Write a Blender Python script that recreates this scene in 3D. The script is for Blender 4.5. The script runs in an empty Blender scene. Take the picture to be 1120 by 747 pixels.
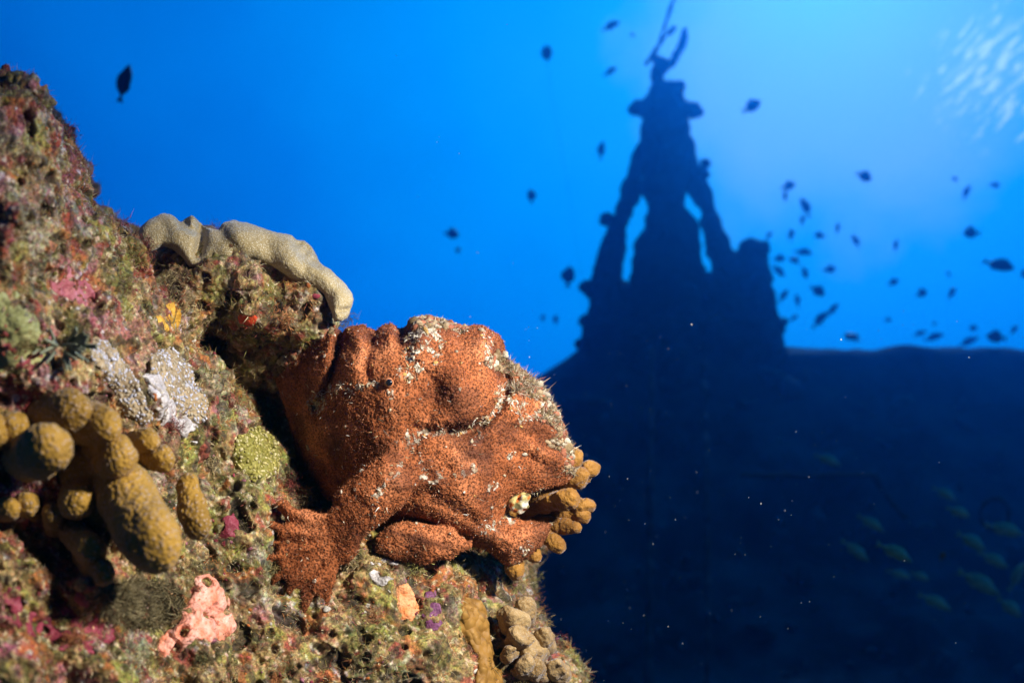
import bpy, math, random
import numpy as np
from mathutils import Vector, Matrix, Quaternion

random.seed(7)
RNG = np.random.default_rng(7)
SC = bpy.context.scene
COL = SC.collection

# ------------------------------------------------------------------ camera
PITCH = math.radians(18.0)
LENS = 22.0
F = LENS / 36.0 * 1120.0            # focal length in photograph pixels
CX, CY = 560.0, 373.5
cam_data = bpy.data.cameras.new("camera")
cam = bpy.data.objects.new("camera", cam_data)
COL.objects.link(cam)
cam.location = (0, 0, 0)
cam.rotation_euler = (math.radians(90) + PITCH, 0, 0)
cam_data.lens = LENS
cam_data.sensor_width = 36.0
cam_data.clip_start = 0.01
cam_data.clip_end = 500.0
cam_data.dof.use_dof = True
cam_data.dof.focus_distance = 0.515
cam_data.dof.aperture_fstop = 3.8
SC.camera = cam
RIGHT = np.array([1.0, 0, 0])
UP = np.array([0, -math.sin(PITCH), math.cos(PITCH)])
FWD = np.array([0, math.cos(PITCH), math.sin(PITCH)])


def ray(px, py):
    return RIGHT * ((px - CX) / F) + UP * ((CY - py) / F) + FWD


def cam_pt(x, y, z):
    return tuple(RIGHT * x + UP * y + FWD * z)


# ------------------------------------------------------------------ water light (world), sun, strobe
SUN_V = Vector(ray(918, -125)).normalized()
world = bpy.data.worlds.new("World")
SC.world = world
world.use_nodes = True
nt = world.node_tree
nt.nodes.clear()
N = nt.nodes.new
L = nt.links.new
out = N('ShaderNodeOutputWorld')
sky = N('ShaderNodeTexSky')
sky.sky_type = 'NISHITA'
sky.sun_disc = False
sky.sun_elevation = math.asin(SUN_V.z)
sky.sun_rotation = math.atan2(SUN_V.x, SUN_V.y)
tint = N('ShaderNodeMix'); tint.data_type = 'RGBA'; tint.blend_type = 'MULTIPLY'
tint.inputs[0].default_value = 1.0
tint.inputs[7].default_value = (0.0, 0.28, 1.0, 1)
L(sky.outputs[0], tint.inputs[6])
bg1 = N('ShaderNodeBackground'); bg1.inputs[1].default_value = 0.02
L(tint.outputs[2], bg1.inputs[0])
tc = N('ShaderNodeTexCoord')
nrm = N('ShaderNodeVectorMath'); nrm.operation = 'NORMALIZE'
L(tc.outputs['Generated'], nrm.inputs[0])
wn = N('ShaderNodeTexNoise'); wn.inputs['Scale'].default_value = 5.0
wn.inputs['Detail'].default_value = 4.0
L(nrm.outputs[0], wn.inputs[0])
GLOW_V = Vector(ray(945, 35)).normalized()
dot = N('ShaderNodeVectorMath'); dot.operation = 'DOT_PRODUCT'
L(nrm.outputs[0], dot.inputs[0]); dot.inputs[1].default_value = GLOW_V
ang = N('ShaderNodeMath'); ang.operation = 'ARCCOSINE'
L(dot.outputs['Value'], ang.inputs[0])
nsub = N('ShaderNodeMath'); nsub.operation = 'MULTIPLY_ADD'
L(wn.outputs[0], nsub.inputs[0]); nsub.inputs[1].default_value = 0.30
L(ang.outputs[0], nsub.inputs[2])
rng_ = N('ShaderNodeMapRange')
rng_.inputs[1].default_value = 0.12; rng_.inputs[2].default_value = 2.08
L(nsub.outputs[0], rng_.inputs[0])
ramp = N('ShaderNodeValToRGB')
els = ramp.color_ramp.elements
els[0].position = 0.0; els[0].color = (0.20, 0.52, 1.0, 1)
els[1].position = 1.0; els[1].color = (0.0, 0.002, 0.012, 1)
for p_, c_ in ((0.090, (0.17, 0.50, 1.0)), (0.128, (0.115, 0.465, 1.0)), (0.168, (0.005, 0.39, 0.98)),
               (0.29, (0.0, 0.345, 0.96)), (0.45, (0.0, 0.215, 0.74)), (0.60, (0.0, 0.135, 0.53)), (0.72, (0.0, 0.03, 0.12))):
    e = els.new(p_); e.color = (*c_, 1)
L(rng_.outputs[0], ramp.inputs[0])
sep = N('ShaderNodeSeparateXYZ'); L(nrm.outputs[0], sep.inputs[0])
el = N('ShaderNodeMapRange'); el.interpolation_type = 'SMOOTHSTEP'
el.inputs[1].default_value = -0.25; el.inputs[2].default_value = 0.28
el.inputs[3].default_value = 0.012; el.inputs[4].default_value = 1.0
L(sep.outputs[2], el.inputs[0])
bg2 = N('ShaderNodeBackground')
L(ramp.outputs[0], bg2.inputs[0]); L(el.outputs[0], bg2.inputs[1])
# sun glitter of a rippled surface, painted into the world background as streaky noise
G2 = Vector(ray(1094, 78)).normalized()
d2 = N('ShaderNodeVectorMath'); d2.operation = 'DOT_PRODUCT'; L(nrm.outputs[0], d2.inputs[0]); d2.inputs[1].default_value = G2
a2 = N('ShaderNodeMath'); a2.operation = 'ARCCOSINE'; L(d2.outputs['Value'], a2.inputs[0])
m2 = N('ShaderNodeMapRange'); m2.interpolation_type = 'SMOOTHSTEP'
m2.inputs[1].default_value = 0.02; m2.inputs[2].default_value = 0.17; m2.inputs[3].default_value = 0.18; m2.inputs[4].default_value = -0.12
L(a2.outputs[0], m2.inputs[0])
sa_ = math.radians(58)
AX = RIGHT * math.cos(sa_) + UP * math.sin(sa_); BX = -RIGHT * math.sin(sa_) + UP * math.cos(sa_)
da = N('ShaderNodeVectorMath'); da.operation = 'DOT_PRODUCT'; L(nrm.outputs[0], da.inputs[0]); da.inputs[1].default_value = tuple(AX * 48)
db = N('ShaderNodeVectorMath'); db.operation = 'DOT_PRODUCT'; L(nrm.outputs[0], db.inputs[0]); db.inputs[1].default_value = tuple(BX * 120)
gmap = N('ShaderNodeCombineXYZ'); L(da.outputs['Value'], gmap.inputs[0]); L(db.outputs['Value'], gmap.inputs[1])
g2 = N('ShaderNodeTexNoise'); g2.inputs['Scale'].default_value = 1.0; g2.inputs['Detail'].default_value = 3.5; g2.inputs['Roughness'].default_value = 0.6
L(gmap.outputs[0], g2.inputs[0])
gs = N('ShaderNodeMath'); gs.operation = 'ADD'; L(g2.outputs[0], gs.inputs[0]); L(m2.outputs[0], gs.inputs[1])
gm_ = N('ShaderNodeMapRange'); gm_.interpolation_type = 'SMOOTHSTEP'
gm_.inputs[1].default_value = 0.62; gm_.inputs[2].default_value = 0.82; gm_.inputs[3].default_value = 0.0; gm_.inputs[4].default_value = 0.36
L(gs.outputs[0], gm_.inputs[0])
bg3 = N('ShaderNodeBackground'); bg3.inputs[0].default_value = (1.0, 0.95, 0.9, 1); L(gm_.outputs[0], bg3.inputs[1])
add0 = N('ShaderNodeAddShader'); L(bg2.outputs[0], add0.inputs[0]); L(bg3.outputs[0], add0.inputs[1])
add = N('ShaderNodeAddShader')
L(bg1.outputs[0], add.inputs[0]); L(add0.outputs[0], add.inputs[1])
L(add.outputs[0], out.inputs[0])

sun_d = bpy.data.lights.new("sun", 'SUN')
sun_d.energy = 1.35
sun_d.angle = math.radians(4.0)
sun_d.color = (0.20, 0.48, 1.0)
sun = bpy.data.objects.new("sun", sun_d)
COL.objects.link(sun)
sun.rotation_euler = SUN_V.to_track_quat('Z', 'Y').to_euler()
sun.location = (0, 6, 12)


def strobe(name, pos, target, watt, size, radius, color):
    d = bpy.data.lights.new(name, 'SPOT')
    d.energy = watt; d.spot_size = math.radians(size); d.spot_blend = 1.0
    d.shadow_soft_size = radius; d.color = color
    o = bpy.data.objects.new(name, d)
    COL.objects.link(o)
    p = Vector(cam_pt(*pos)); t = Vector(cam_pt(*target))
    o.location = p
    o.rotation_euler = (p - t).to_track_quat('Z', 'Y').to_euler()


# the photographer's flash, held out to the right of and above the camera
strobe("strobe", (0.43, 0.26, 0.08), (-0.05, -0.20, 0.50), 74.0, 82, 0.03, (1.0, 0.93, 0.84))

SC.view_settings.view_transform = 'Standard'
SC.view_settings.look = 'None'
SC.view_settings.exposure = 0.0
SC.view_settings.gamma = 1.0
SC.render.engine = 'CYCLES'
cy = SC.cycles
cy.use_denoising = True
try:
    cy.denoiser = 'OPENIMAGEDENOISE'
    cy.denoising_input_passes = 'RGB_ALBEDO_NORMAL'
except Exception:
    pass
cy.max_bounces = 5
cy.diffuse_bounces = 2
cy.glossy_bounces = 2
cy.transmission_bounces = 3
cy.transparent_max_bounces = 8
cy.volume_bounces = 1
cy.sample_clamp_indirect = 4.0
cy.caustics_reflective = False
cy.caustics_refractive = False


# ------------------------------------------------------------------ noise
def _h(ix, iy, iz, seed):
    h = (ix.astype(np.uint32) * np.uint32(374761393) + iy.astype(np.uint32) * np.uint32(668265263)
         + iz.astype(np.uint32) * np.uint32(2147483647 - 58) + np.uint32((seed * 1274126177) & 0xFFFFFFFF))
    h = (h ^ (h >> np.uint32(13))) * np.uint32(1274126177)
    h = (h ^ (h >> np.uint32(16))) * np.uint32(2246822519)
    h = h ^ (h >> np.uint32(15))
    return h


ROTS = [np.array(Quaternion((0.3 + 0.5 * k, 0.8 - 0.13 * k * k, 0.4 * k + 0.2, 0.9 - 0.3 * k)).normalized().to_matrix()) for k in range(7)]


def noise(p, scale, seed=0):
    """value noise in -1..1 at points p (n,3)"""
    q = (p @ ROTS[seed % 7]) / scale + 0.37 * seed
    i = np.floor(q).astype(np.int64)
    f = (q - i).astype(np.float32)
    f = f * f * f * (f * (f * 6 - 15) + 10)
    r = 0
    for a in (0, 1):
        wa = f[:, 0] if a else 1 - f[:, 0]
        for b in (0, 1):
            wb = wa * (f[:, 1] if b else 1 - f[:, 1])
            for c in (0, 1):
                wc = wb * (f[:, 2] if c else 1 - f[:, 2])
                hv = _h(i[:, 0] + a, i[:, 1] + b, i[:, 2] + c, seed)
                r = r + wc * (hv.astype(np.float32) * np.float32(2 / 4294967295.0) - 1)
    return r


def fbm(p, scale, octaves=3, seed=0, gain=0.5):
    r = 0; a = 1.0; s = 0
    for k in range(octaves):
        r = r + a * noise(p, scale / 2 ** k, seed + k * 17); s += a; a *= gain
    return r / s


def worley(p, scale, seed=0):
    """distance to the nearest jittered feature point (in cells) and its random id"""
    q = p / scale
    i = np.floor(q).astype(np.int64)
    best = np.full(len(p), 9.0, np.float32); idv = np.zeros(len(p), np.float32)
    for a in (-1, 0, 1):
        for b in (-1, 0, 1):
            for c in (-1, 0, 1):
                h = _h(i[:, 0] + a, i[:, 1] + b, i[:, 2] + c, seed)
                x = (h & np.uint32(1023)) / 1023.0 + i[:, 0] + a - q[:, 0]
                y = ((h >> np.uint32(10)) & np.uint32(1023)) / 1023.0 + i[:, 1] + b - q[:, 1]
                z = ((h >> np.uint32(20)) & np.uint32(1023)) / 1023.0 + i[:, 2] + c - q[:, 2]
                d = np.sqrt(x * x + y * y + z * z).astype(np.float32)
                m = d < best
                best = np.where(m, d, best)
                idv = np.where(m, ((h * np.uint32(2654435761)) >> np.uint32(8)).astype(np.float32) / 16777215.0, idv)
    return best, idv


def sstep(a, b, x):
    t = np.clip((x - a) / (b - a), 0, 1)
    return t * t * (3 - 2 * t)


# ------------------------------------------------------------------ sculpting space
# shapes are sculpted in a space of (across, down, away) units which are one photograph pixel wide at the
# distance D0 of the thing, then carried to metres in the world.
def to_world(p, D0):
    d = D0 * np.exp(p[:, 2] / F)
    x = (p[:, 0] - CX) / F * d
    y = (CY - p[:, 1]) / F * d
    return x[:, None] * RIGHT + y[:, None] * UP + d[:, None] * FWD


def seg_dist(PX, PY, poly, closed=True):
    n = len(poly); best = np.full(np.broadcast(PX, PY).shape, 1e9, np.float32)
    for k in range(n if closed else n - 1):
        ax, ay = poly[k]; bx, by = poly[(k + 1) % n]
        dx, dy = bx - ax, by - ay
        t = np.clip(((PX - ax) * dx + (PY - ay) * dy) / (dx * dx + dy * dy + 1e-9), 0, 1)
        best = np.minimum(best, np.hypot(PX - ax - t * dx, PY - ay - t * dy))
    return best


def inside(PX, PY, poly):
    r = np.zeros(np.broadcast(PX, PY).shape, bool); n = len(poly)
    for k in range(n):
        ax, ay = poly[k]; bx, by = poly[(k + 1) % n]
        if ay == by:
            continue
        c = ((ay > PY) != (by > PY)) & (PX < (bx - ax) * (PY - ay) / (by - ay) + ax)
        r ^= c
    return r


def poly_in(PX, PY, poly):
    d = seg_dist(PX, PY, poly)
    return np.where(inside(PX, PY, poly), d, -d)


def idw(PX, PY, pts, power=3.0, soft=25.0):
    num = 0; den = 0
    for x, y, v in pts:
        w = 1.0 / (((PX - x) ** 2 + (PY - y) ** 2 + soft * soft) ** (power / 2))
        num = num + w * v; den = den + w
    return num / den


def smin(a, b, k):
    h = np.clip(0.5 + 0.5 * (b - a) / k, 0, 1)
    return b * (1 - h) + a * h - k * h * (1 - h)


def cone(PX, PY, PQ, a, b, ra, rb):
    """rounded cone between two points"""
    d = [b[i] - a[i] for i in range(3)]
    L2 = sum(v * v for v in d) + 1e-9
    t = np.clip(((PX - a[0]) * d[0] + (PY - a[1]) * d[1] + (PQ - a[2]) * d[2]) / L2, 0, 1)
    return np.sqrt((PX - a[0] - t * d[0]) ** 2 + (PY - a[1] - t * d[1]) ** 2 + (PQ - a[2] - t * d[2]) ** 2) - (ra + (rb - ra) * t)


def ellip(PX, PY, PQ, c, r):
    k = np.sqrt(((PX - c[0]) / r[0]) ** 2 + ((PY - c[1]) / r[1]) ** 2 + ((PQ - c[2]) / r[2]) ** 2)
    return (k - 1) * min(r)


def box(PX, PY, PQ, c, h, rot=0.0):
    ca, sa = math.cos(rot), math.sin(rot)
    x = (PX - c[0]) * ca + (PY - c[1]) * sa; y = -(PX - c[0]) * sa + (PY - c[1]) * ca
    qx = np.abs(x) - h[0]; qy = np.abs(y) - h[1]; qz = np.abs(PQ - c[2]) - h[2]
    return np.sqrt(np.maximum(qx, 0) ** 2 + np.maximum(qy, 0) ** 2 + np.maximum(qz, 0) ** 2) + np.minimum(np.maximum(np.maximum(qx, qy), qz), 0)


def surface_nets(Fv):
    s = Fv < 0
    nx, ny, nz = s.shape
    c = np.zeros((nx - 1, ny - 1, nz - 1), np.uint8)
    offs = [(a, b, d) for a in (0, 1) for b in (0, 1) for d in (0, 1)]
    for a, b, d in offs:
        c += s[a:nx - 1 + a, b:ny - 1 + b, d:nz - 1 + d]
    act = np.argwhere((c > 0) & (c < 8))
    idx = np.full(c.shape, -1, np.int32)
    idx[act[:, 0], act[:, 1], act[:, 2]] = np.arange(len(act))
    val = np.stack([Fv[act[:, 0] + a, act[:, 1] + b, act[:, 2] + d] for a, b, d in offs], 1)
    acc = np.zeros((len(act), 3)); cnt = np.zeros(len(act))
    for i in range(8):
        for j in range(i + 1, 8):
            if sum(abs(offs[i][k] - offs[j][k]) for k in range(3)) != 1:
                continue
            fa, fb = val[:, i], val[:, j]
            m = (fa < 0) != (fb < 0)
            t = np.where(m, fa / np.where(m, fa - fb, 1), 0)
            oa = np.array(offs[i], float); ob = np.array(offs[j], float)
            acc += np.where(m[:, None], oa + t[:, None] * (ob - oa), 0); cnt += m
    v = act + acc / cnt[:, None]
    quads = []

    def emit(mask_lo, mask_hi, cells):
        for m, fl in ((mask_lo, False), (mask_hi, True)):
            w = np.argwhere(m)
            if len(w) == 0:
                continue
            q = np.stack([idx[w[:, 0] + o[0], w[:, 1] + o[1], w[:, 2] + o[2]] for o in cells], 1)
            if fl:
                q = q[:, ::-1]
            quads.append(q)
    A = s[:-1, 1:-1, 1:-1]; B = s[1:, 1:-1, 1:-1]
    emit(A & ~B, ~A & B, [(0, 0, 0), (0, 1, 0), (0, 1, 1), (0, 0, 1)])
    A = s[1:-1, :-1, 1:-1]; B = s[1:-1, 1:, 1:-1]
    emit(A & ~B, ~A & B, [(0, 0, 0), (0, 0, 1), (1, 0, 1), (1, 0, 0)])
    A = s[1:-1, 1:-1, :-1]; B = s[1:-1, 1:-1, 1:]
    emit(A & ~B, ~A & B, [(0, 0, 0), (1, 0, 0), (1, 1, 0), (0, 1, 0)])
    q = np.concatenate(quads) if quads else np.zeros((0, 4), int)
    return v, q[(q >= 0).all(1)]


def sculpt(fn, lo, hi, step):
    ax = [np.arange(lo[k], hi[k] + step, step, dtype=np.float32) for k in range(3)]
    PX, PY, PQ = ax[0][:, None, None], ax[1][None, :, None], ax[2][None, None, :]
    Fv = np.broadcast_to(fn(PX, PY, PQ), (len(ax[0]), len(ax[1]), len(ax[2]))).astype(np.float32).copy()
    big = 1.0
    Fv[0] = np.maximum(Fv[0], big); Fv[-1] = np.maximum(Fv[-1], big)
    Fv[:, 0] = np.maximum(Fv[:, 0], big); Fv[:, -1] = np.maximum(Fv[:, -1], big)
    Fv[:, :, 0] = np.maximum(Fv[:, :, 0], big); Fv[:, :, -1] = np.maximum(Fv[:, :, -1], big)
    v, q = surface_nets(Fv)
    return np.array(lo) + v * step, q


def grid_noise(PX, PY, PQ, near, terms):
    """noise only where the field is near zero; terms = (scale, amp, seed)"""
    r = np.zeros(near.shape, np.float32)
    w = np.argwhere(near)
    p = np.stack([PX.ravel()[w[:, 0]], PY.ravel()[w[:, 1]], PQ.ravel()[w[:, 2]]], 1)
    t = 0
    for s, a, sd in terms:
        t = t + a * noise(p, s, sd)
    r[w[:, 0], w[:, 1], w[:, 2]] = t
    return r


def normals(v, q):
    n = np.zeros_like(v)
    fn = np.cross(v[q[:, 2]] - v[q[:, 0]], v[q[:, 3 % q.shape[1]]] - v[q[:, 1]]) if q.shape[1] == 4 else np.cross(v[q[:, 1]] - v[q[:, 0]], v[q[:, 2]] - v[q[:, 0]])
    for k in range(q.shape[1]):
        for c in range(3):
            n[:, c] += np.bincount(q[:, k], fn[:, c], len(v))
    return n / (np.linalg.norm(n, axis=1, keepdims=True) + 1e-12)


def subdivide(v, q):
    e = np.concatenate([np.sort(q[:, [k, (k + 1) % 4]], 1) for k in range(4)])
    key = e[:, 0].astype(np.int64) * len(v) + e[:, 1]
    u, first, inv = np.unique(key, return_index=True, return_inverse=True)
    em = v[e[first]].mean(1); fm = v[q].mean(1)
    nv = len(v); ne = len(em); m = len(q)
    E = [nv + inv[k * m:(k + 1) * m] for k in range(4)]
    Fc = nv + ne + np.arange(m)
    nq = np.concatenate([np.stack([q[:, k], E[k], Fc, E[(k + 3) % 4]], 1) for k in range(4)])
    return np.concatenate([v, em, fm]), nq


def smooth(v, q, it=1):
    for _ in range(it):
        acc = np.zeros_like(v); cnt = np.zeros(len(v))
        for k in range(4):
            a, b = q[:, k], q[:, (k + 1) % 4]
            for c in range(3):
                acc[:, c] += np.bincount(a, v[b, c], len(v)) + np.bincount(b, v[a, c], len(v))
            cnt += np.bincount(a, minlength=len(v)) + np.bincount(b, minlength=len(v))
        v = 0.5 * v + 0.5 * acc / cnt[:, None]
    return v


# ------------------------------------------------------------------ objects
def mesh_obj(name, v, faces, mat, parent=None, col=None, attrs=None, origin=None, smooth_shade=True):
    """v in world metres; faces (n,3) or (n,4)"""
    v = np.asarray(v, np.float64)
    if origin is None:
        origin = np.array(parent.location) if parent is not None else np.array([v[:, 0].mean(), v[:, 1].mean(), v[:, 2].min()])
    v = v - np.array(origin)
    me = bpy.data.meshes.new(name)
    k = faces.shape[1]
    me.vertices.add(len(v)); me.vertices.foreach_set('co', v.astype(np.float32).ravel())
    me.loops.add(faces.size); me.loops.foreach_set('vertex_index', faces.astype(np.int32).ravel())
    me.polygons.add(len(faces)); me.polygons.foreach_set('loop_start', np.arange(0, faces.size, k, dtype=np.int32))
    me.update(calc_edges=True)
    me.validate()
    if smooth_shade:
        me.shade_smooth()
    if col is not None:
        a = me.color_attributes.new('Col', 'FLOAT_COLOR', 'POINT')
        c = np.ones((len(v), 4), np.float32); c[:, :3] = col
        a.data.foreach_set('color', c.ravel())
    for nm, val in (attrs or {}).items():
        a = me.attributes.new(nm, 'FLOAT', 'POINT')
        a.data.foreach_set('value', np.asarray(val, np.float32))
    me.materials.append(mat)
    o = bpy.data.objects.new(name, me)
    COL.objects.link(o)
    if parent is not None:
        o.parent = parent
    else:
        o.location = origin
    return o


def empty(name, loc):
    o = bpy.data.objects.new(name, None)
    o.empty_display_size = 0.05
    COL.objects.link(o); o.location = loc
    return o


def tag(o, label=None, cat=None, group=None, kind=None):
    if label: o['label'] = label
    if cat: o['category'] = cat
    if group: o['group'] = group
    if kind: o['kind'] = kind
    return o


# ------------------------------------------------------------------ materials
def new_mat(name):
    m = bpy.data.materials.new(name); m.use_nodes = True
    t = m.node_tree
    return m, t, t.nodes['Principled BSDF']


def vcol_mat(name, rough=0.75, vary=0.5, scale=350.0, bump=0.5, bump_dist=0.001, sheen=0.0, sheen_tint=(1, 1, 1), spec=0.35, sss=0.0):
    m, t, b = new_mat(name)
    n = t.nodes.new; l = t.links.new
    at = n('ShaderNodeAttribute'); at.attribute_name = 'Col'
    tcd = n('ShaderNodeTexCoord')
    nz = n('ShaderNodeTexNoise'); nz.inputs['Scale'].default_value = scale; nz.inputs['Detail'].default_value = 5
    nz.inputs['Roughness'].default_value = 0.65
    l(tcd.outputs['Object'], nz.inputs['Vector'])
    mr = n('ShaderNodeMapRange')
    mr.inputs[1].default_value = 0.3; mr.inputs[2].default_value = 0.7
    mr.inputs[3].default_value = 1 - vary; mr.inputs[4].default_value = 1 + vary
    l(nz.outputs[0], mr.inputs[0])
    mx = n('ShaderNodeVectorMath'); mx.operation = 'SCALE'
    l(at.outputs['Color'], mx.inputs[0]); l(mr.outputs[0], mx.inputs['Scale'])
    l(mx.outputs[0], b.inputs['Base Color'])
    b.inputs['Roughness'].default_value = rough
    b.inputs['Specular IOR Level'].default_value = spec
    if sheen:
        b.inputs['Sheen Weight'].default_value = sheen
        b.inputs['Sheen Roughness'].default_value = 0.4
        b.inputs['Sheen Tint'].default_value = (*sheen_tint, 1)
    bp = n('ShaderNodeBump'); bp.inputs['Strength'].default_value = bump; bp.inputs['Distance'].default_value = bump_dist
    l(nz.outputs[0], bp.inputs['Height']); l(bp.outputs[0], b.inputs['Normal'])
    return m


def polyp_mat(name, c_lo, c_hi, c_dot, cell=0.002, rough=0.7, dot=0.5, bump=0.6, sheen=0.0, sheen_tint=(1, 1, 1), big=18.0, dotsize=0.35):
    """coral skin: a broad mottling plus a close array of polyps"""
    m, t, b = new_mat(name)
    n = t.nodes.new; l = t.links.new
    tcd = n('ShaderNodeTexCoord')
    nz = n('ShaderNodeTexNoise'); nz.inputs['Scale'].default_value = big; nz.inputs['Detail'].default_value = 6
    l(tcd.outputs['Object'], nz.inputs['Vector'])
    rp = n('ShaderNodeValToRGB')
    rp.color_ramp.elements[0].position = 0.35; rp.color_ramp.elements[0].color = (*c_lo, 1)
    rp.color_ramp.elements[1].position = 0.65; rp.color_ramp.elements[1].color = (*c_hi, 1)
    l(nz.outputs[0], rp.inputs[0])
    vo = n('ShaderNodeTexVoronoi'); vo.inputs['Scale'].default_value = 1.0 / cell
    l(tcd.outputs['Object'], vo.inputs['Vector'])
    mr = n('ShaderNodeMapRange'); mr.interpolation_type = 'SMOOTHSTEP'
    mr.inputs[1].default_value = dotsize * 0.4; mr.inputs[2].default_value = dotsize
    mr.inputs[3].default_value = dot; mr.inputs[4].default_value = 0.0
    l(vo.outputs['Distance'], mr.inputs[0])
    mx = n('ShaderNodeMix'); mx.data_type = 'RGBA'
    l(mr.outputs[0], mx.inputs[0]); l(rp.outputs[0], mx.inputs[6]); mx.inputs[7].default_value = (*c_dot, 1)
    l(mx.outputs[2], b.inputs['Base Color'])
    b.inputs['Roughness'].default_value = rough
    b.inputs['Specular IOR Level'].default_value = 0.3
    if sheen:
        b.inputs['Sheen Weight'].default_value = sheen
        b.inputs['Sheen Roughness'].default_value = 0.35
        b.inputs['Sheen Tint'].default_value = (*sheen_tint, 1)
    bp = n('ShaderNodeBump'); bp.inputs['Strength'].default_value = bump; bp.inputs['Distance'].default_value = cell * 0.5
    bp.invert = True
    l(vo.outputs['Distance'], bp.inputs['Height']); l(bp.outputs[0], b.inputs['Normal'])
    return m


def plain_mat(name, color, rough=0.7, vary=0.35, scale=3.0, bump=0.4, bump_dist=0.02, spec=0.3):
    m, t, b = new_mat(name)
    n = t.nodes.new; l = t.links.new
    tcd = n('ShaderNodeTexCoord')
    nz = n('ShaderNodeTexNoise'); nz.inputs['Scale'].default_value = scale; nz.inputs['Detail'].default_value = 6
    l(tcd.outputs['Object'], nz.inputs['Vector'])
    rp = n('ShaderNodeValToRGB')
    rp.color_ramp.elements[0].position = 0.32; rp.color_ramp.elements[0].color = (*[c * (1 - vary) for c in color], 1)
    rp.color_ramp.elements[1].position = 0.7; rp.color_ramp.elements[1].color = (*[c * (1 + vary) for c in color], 1)
    l(nz.outputs[0], rp.inputs[0]); l(rp.outputs[0], b.inputs['Base Color'])
    b.inputs['Roughness'].default_value = rough
    b.inputs['Specular IOR Level'].default_value = spec
    bp = n('ShaderNodeBump'); bp.inputs['Strength'].default_value = bump; bp.inputs['Distance'].default_value = bump_dist
    l(nz.outputs[0], bp.inputs['Height']); l(bp.outputs[0], b.inputs['Normal'])
    return m


M = {}
M['reef'] = vcol_mat('reef_crust', 0.8, 0.6, 620, 0.8, 0.0012)
M['turf'] = vcol_mat('algae_turf', 0.7, 0.3, 200, 0.0, 0.001, spec=0.2)
M['bits'] = vcol_mat('reef_bits', 0.85, 0.45, 600, 0.5, 0.0006, spec=0.15)
M['lobe'] = polyp_mat('lobe_coral_skin', (0.25, 0.195, 0.085), (0.37, 0.295, 0.155), (0.62, 0.58, 0.45), 0.0013, 0.75, 0.7, 0.6, 0.25, (0.75, 0.85, 1.0), 22, 0.45)
M['finger'] = polyp_mat('finger_coral_skin', (0.17, 0.094, 0.011), (0.31, 0.175, 0.023), (0.30, 0.22, 0.16), 0.0024, 0.75, 0.85, 0.6, 0.12, (0.8, 0.75, 0.75), 30, 0.42)
M['finger_far'] = polyp_mat('amber_finger_coral_skin', (0.15, 0.062, 0.007), (0.29, 0.135, 0.018), (0.4, 0.26, 0.1), 0.0013, 0.7, 0.35, 0.6, 0.3, (0.8, 0.75, 0.8), 40, 0.4)
M['knob'] = polyp_mat('knob_coral_skin', (0.20, 0.115, 0.035), (0.34, 0.23, 0.10), (0.5, 0.42, 0.28), 0.0013, 0.75, 0.5, 0.5, 0.2, (0.8, 0.85, 1), 40, 0.4)
M['zoanthid'] = polyp_mat('zoanthid_skin', (0.22, 0.16, 0.09), (0.36, 0.27, 0.15), (0.42, 0.36, 0.26), 0.003, 0.6, 0.5, 0.6, 0, (1, 1, 1), 60, 0.52)
M['pale_green'] = polyp_mat('pale_green_coral_skin', (0.17, 0.18, 0.06), (0.33, 0.32, 0.13), (0.40, 0.40, 0.22), 0.0022, 0.7, 0.5, 0.5, 0, (1, 1, 1), 60, 0.4)
M['yellow_green'] = polyp_mat('yellow_green_coral_skin', (0.14, 0.13, 0.02), (0.22, 0.20, 0.04), (0.3, 0.28, 0.1), 0.0030, 0.6, 0.4, 0.6, 0, (1, 1, 1), 60, 0.45)
M['salmon'] = polyp_mat('salmon_sponge_skin', (0.62, 0.20, 0.11), (0.80, 0.42, 0.33), (0.45, 0.09, 0.03), 0.0024, 0.7, 0.6, 0.8, 0, (1, 1, 1), 120, 0.36)
M['yellow_sponge'] = polyp_mat('yellow_sponge_skin', (0.50, 0.24, 0.02), (0.68, 0.40, 0.06), (0.4, 0.15, 0.02), 0.002, 0.7, 0.4, 0.6, 0, (1, 1, 1), 120, 0.3)
M['red_sponge'] = polyp_mat('red_sponge_skin', (0.40, 0.02, 0.012), (0.58, 0.07, 0.02), (0.2, 0.01, 0.01), 0.0018, 0.6, 0.5, 0.6, 0, (1, 1, 1), 120, 0.3)
M['orange_sponge'] = polyp_mat('orange_sponge_skin', (0.62, 0.20, 0.06), (0.75, 0.36, 0.18), (0.5, 0.12, 0.03), 0.002, 0.7, 0.4, 0.6, 0, (1, 1, 1), 120, 0.3)
M['crimson'] = polyp_mat('crimson_crust_skin', (0.13, 0.012, 0.022), (0.26, 0.045, 0.07), (0.36, 0.15, 0.17), 0.002, 0.6, 0.3, 0.5, 0, (1, 1, 1), 90, 0.3)
M['pink'] = polyp_mat('pink_crust_skin', (0.30, 0.075, 0.09), (0.46, 0.19, 0.20), (0.2, 0.03, 0.05), 0.002, 0.6, 0.4, 0.5, 0, (1, 1, 1), 90, 0.3)
M['violet'] = polyp_mat('violet_crust_skin', (0.12, 0.03, 0.08), (0.20, 0.08, 0.16), (0.12, 0.02, 0.1), 0.0018, 0.7, 0.4, 0.6, 0, (1, 1, 1), 120, 0.3)
M['white'] = polyp_mat('white_crust_skin', (0.34, 0.31, 0.29), (0.58, 0.55, 0.54), (0.2, 0.17, 0.13), 0.0025, 0.7, 0.5, 0.8, 0, (1, 1, 1), 150, 0.3)
M['brown_plate'] = polyp_mat('brown_plate_skin', (0.19, 0.095, 0.018), (0.30, 0.155, 0.03), (0.36, 0.2, 0.05), 0.009, 0.6, 0.5, 0.9, 0, (1, 1, 1), 50, 0.5)
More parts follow.
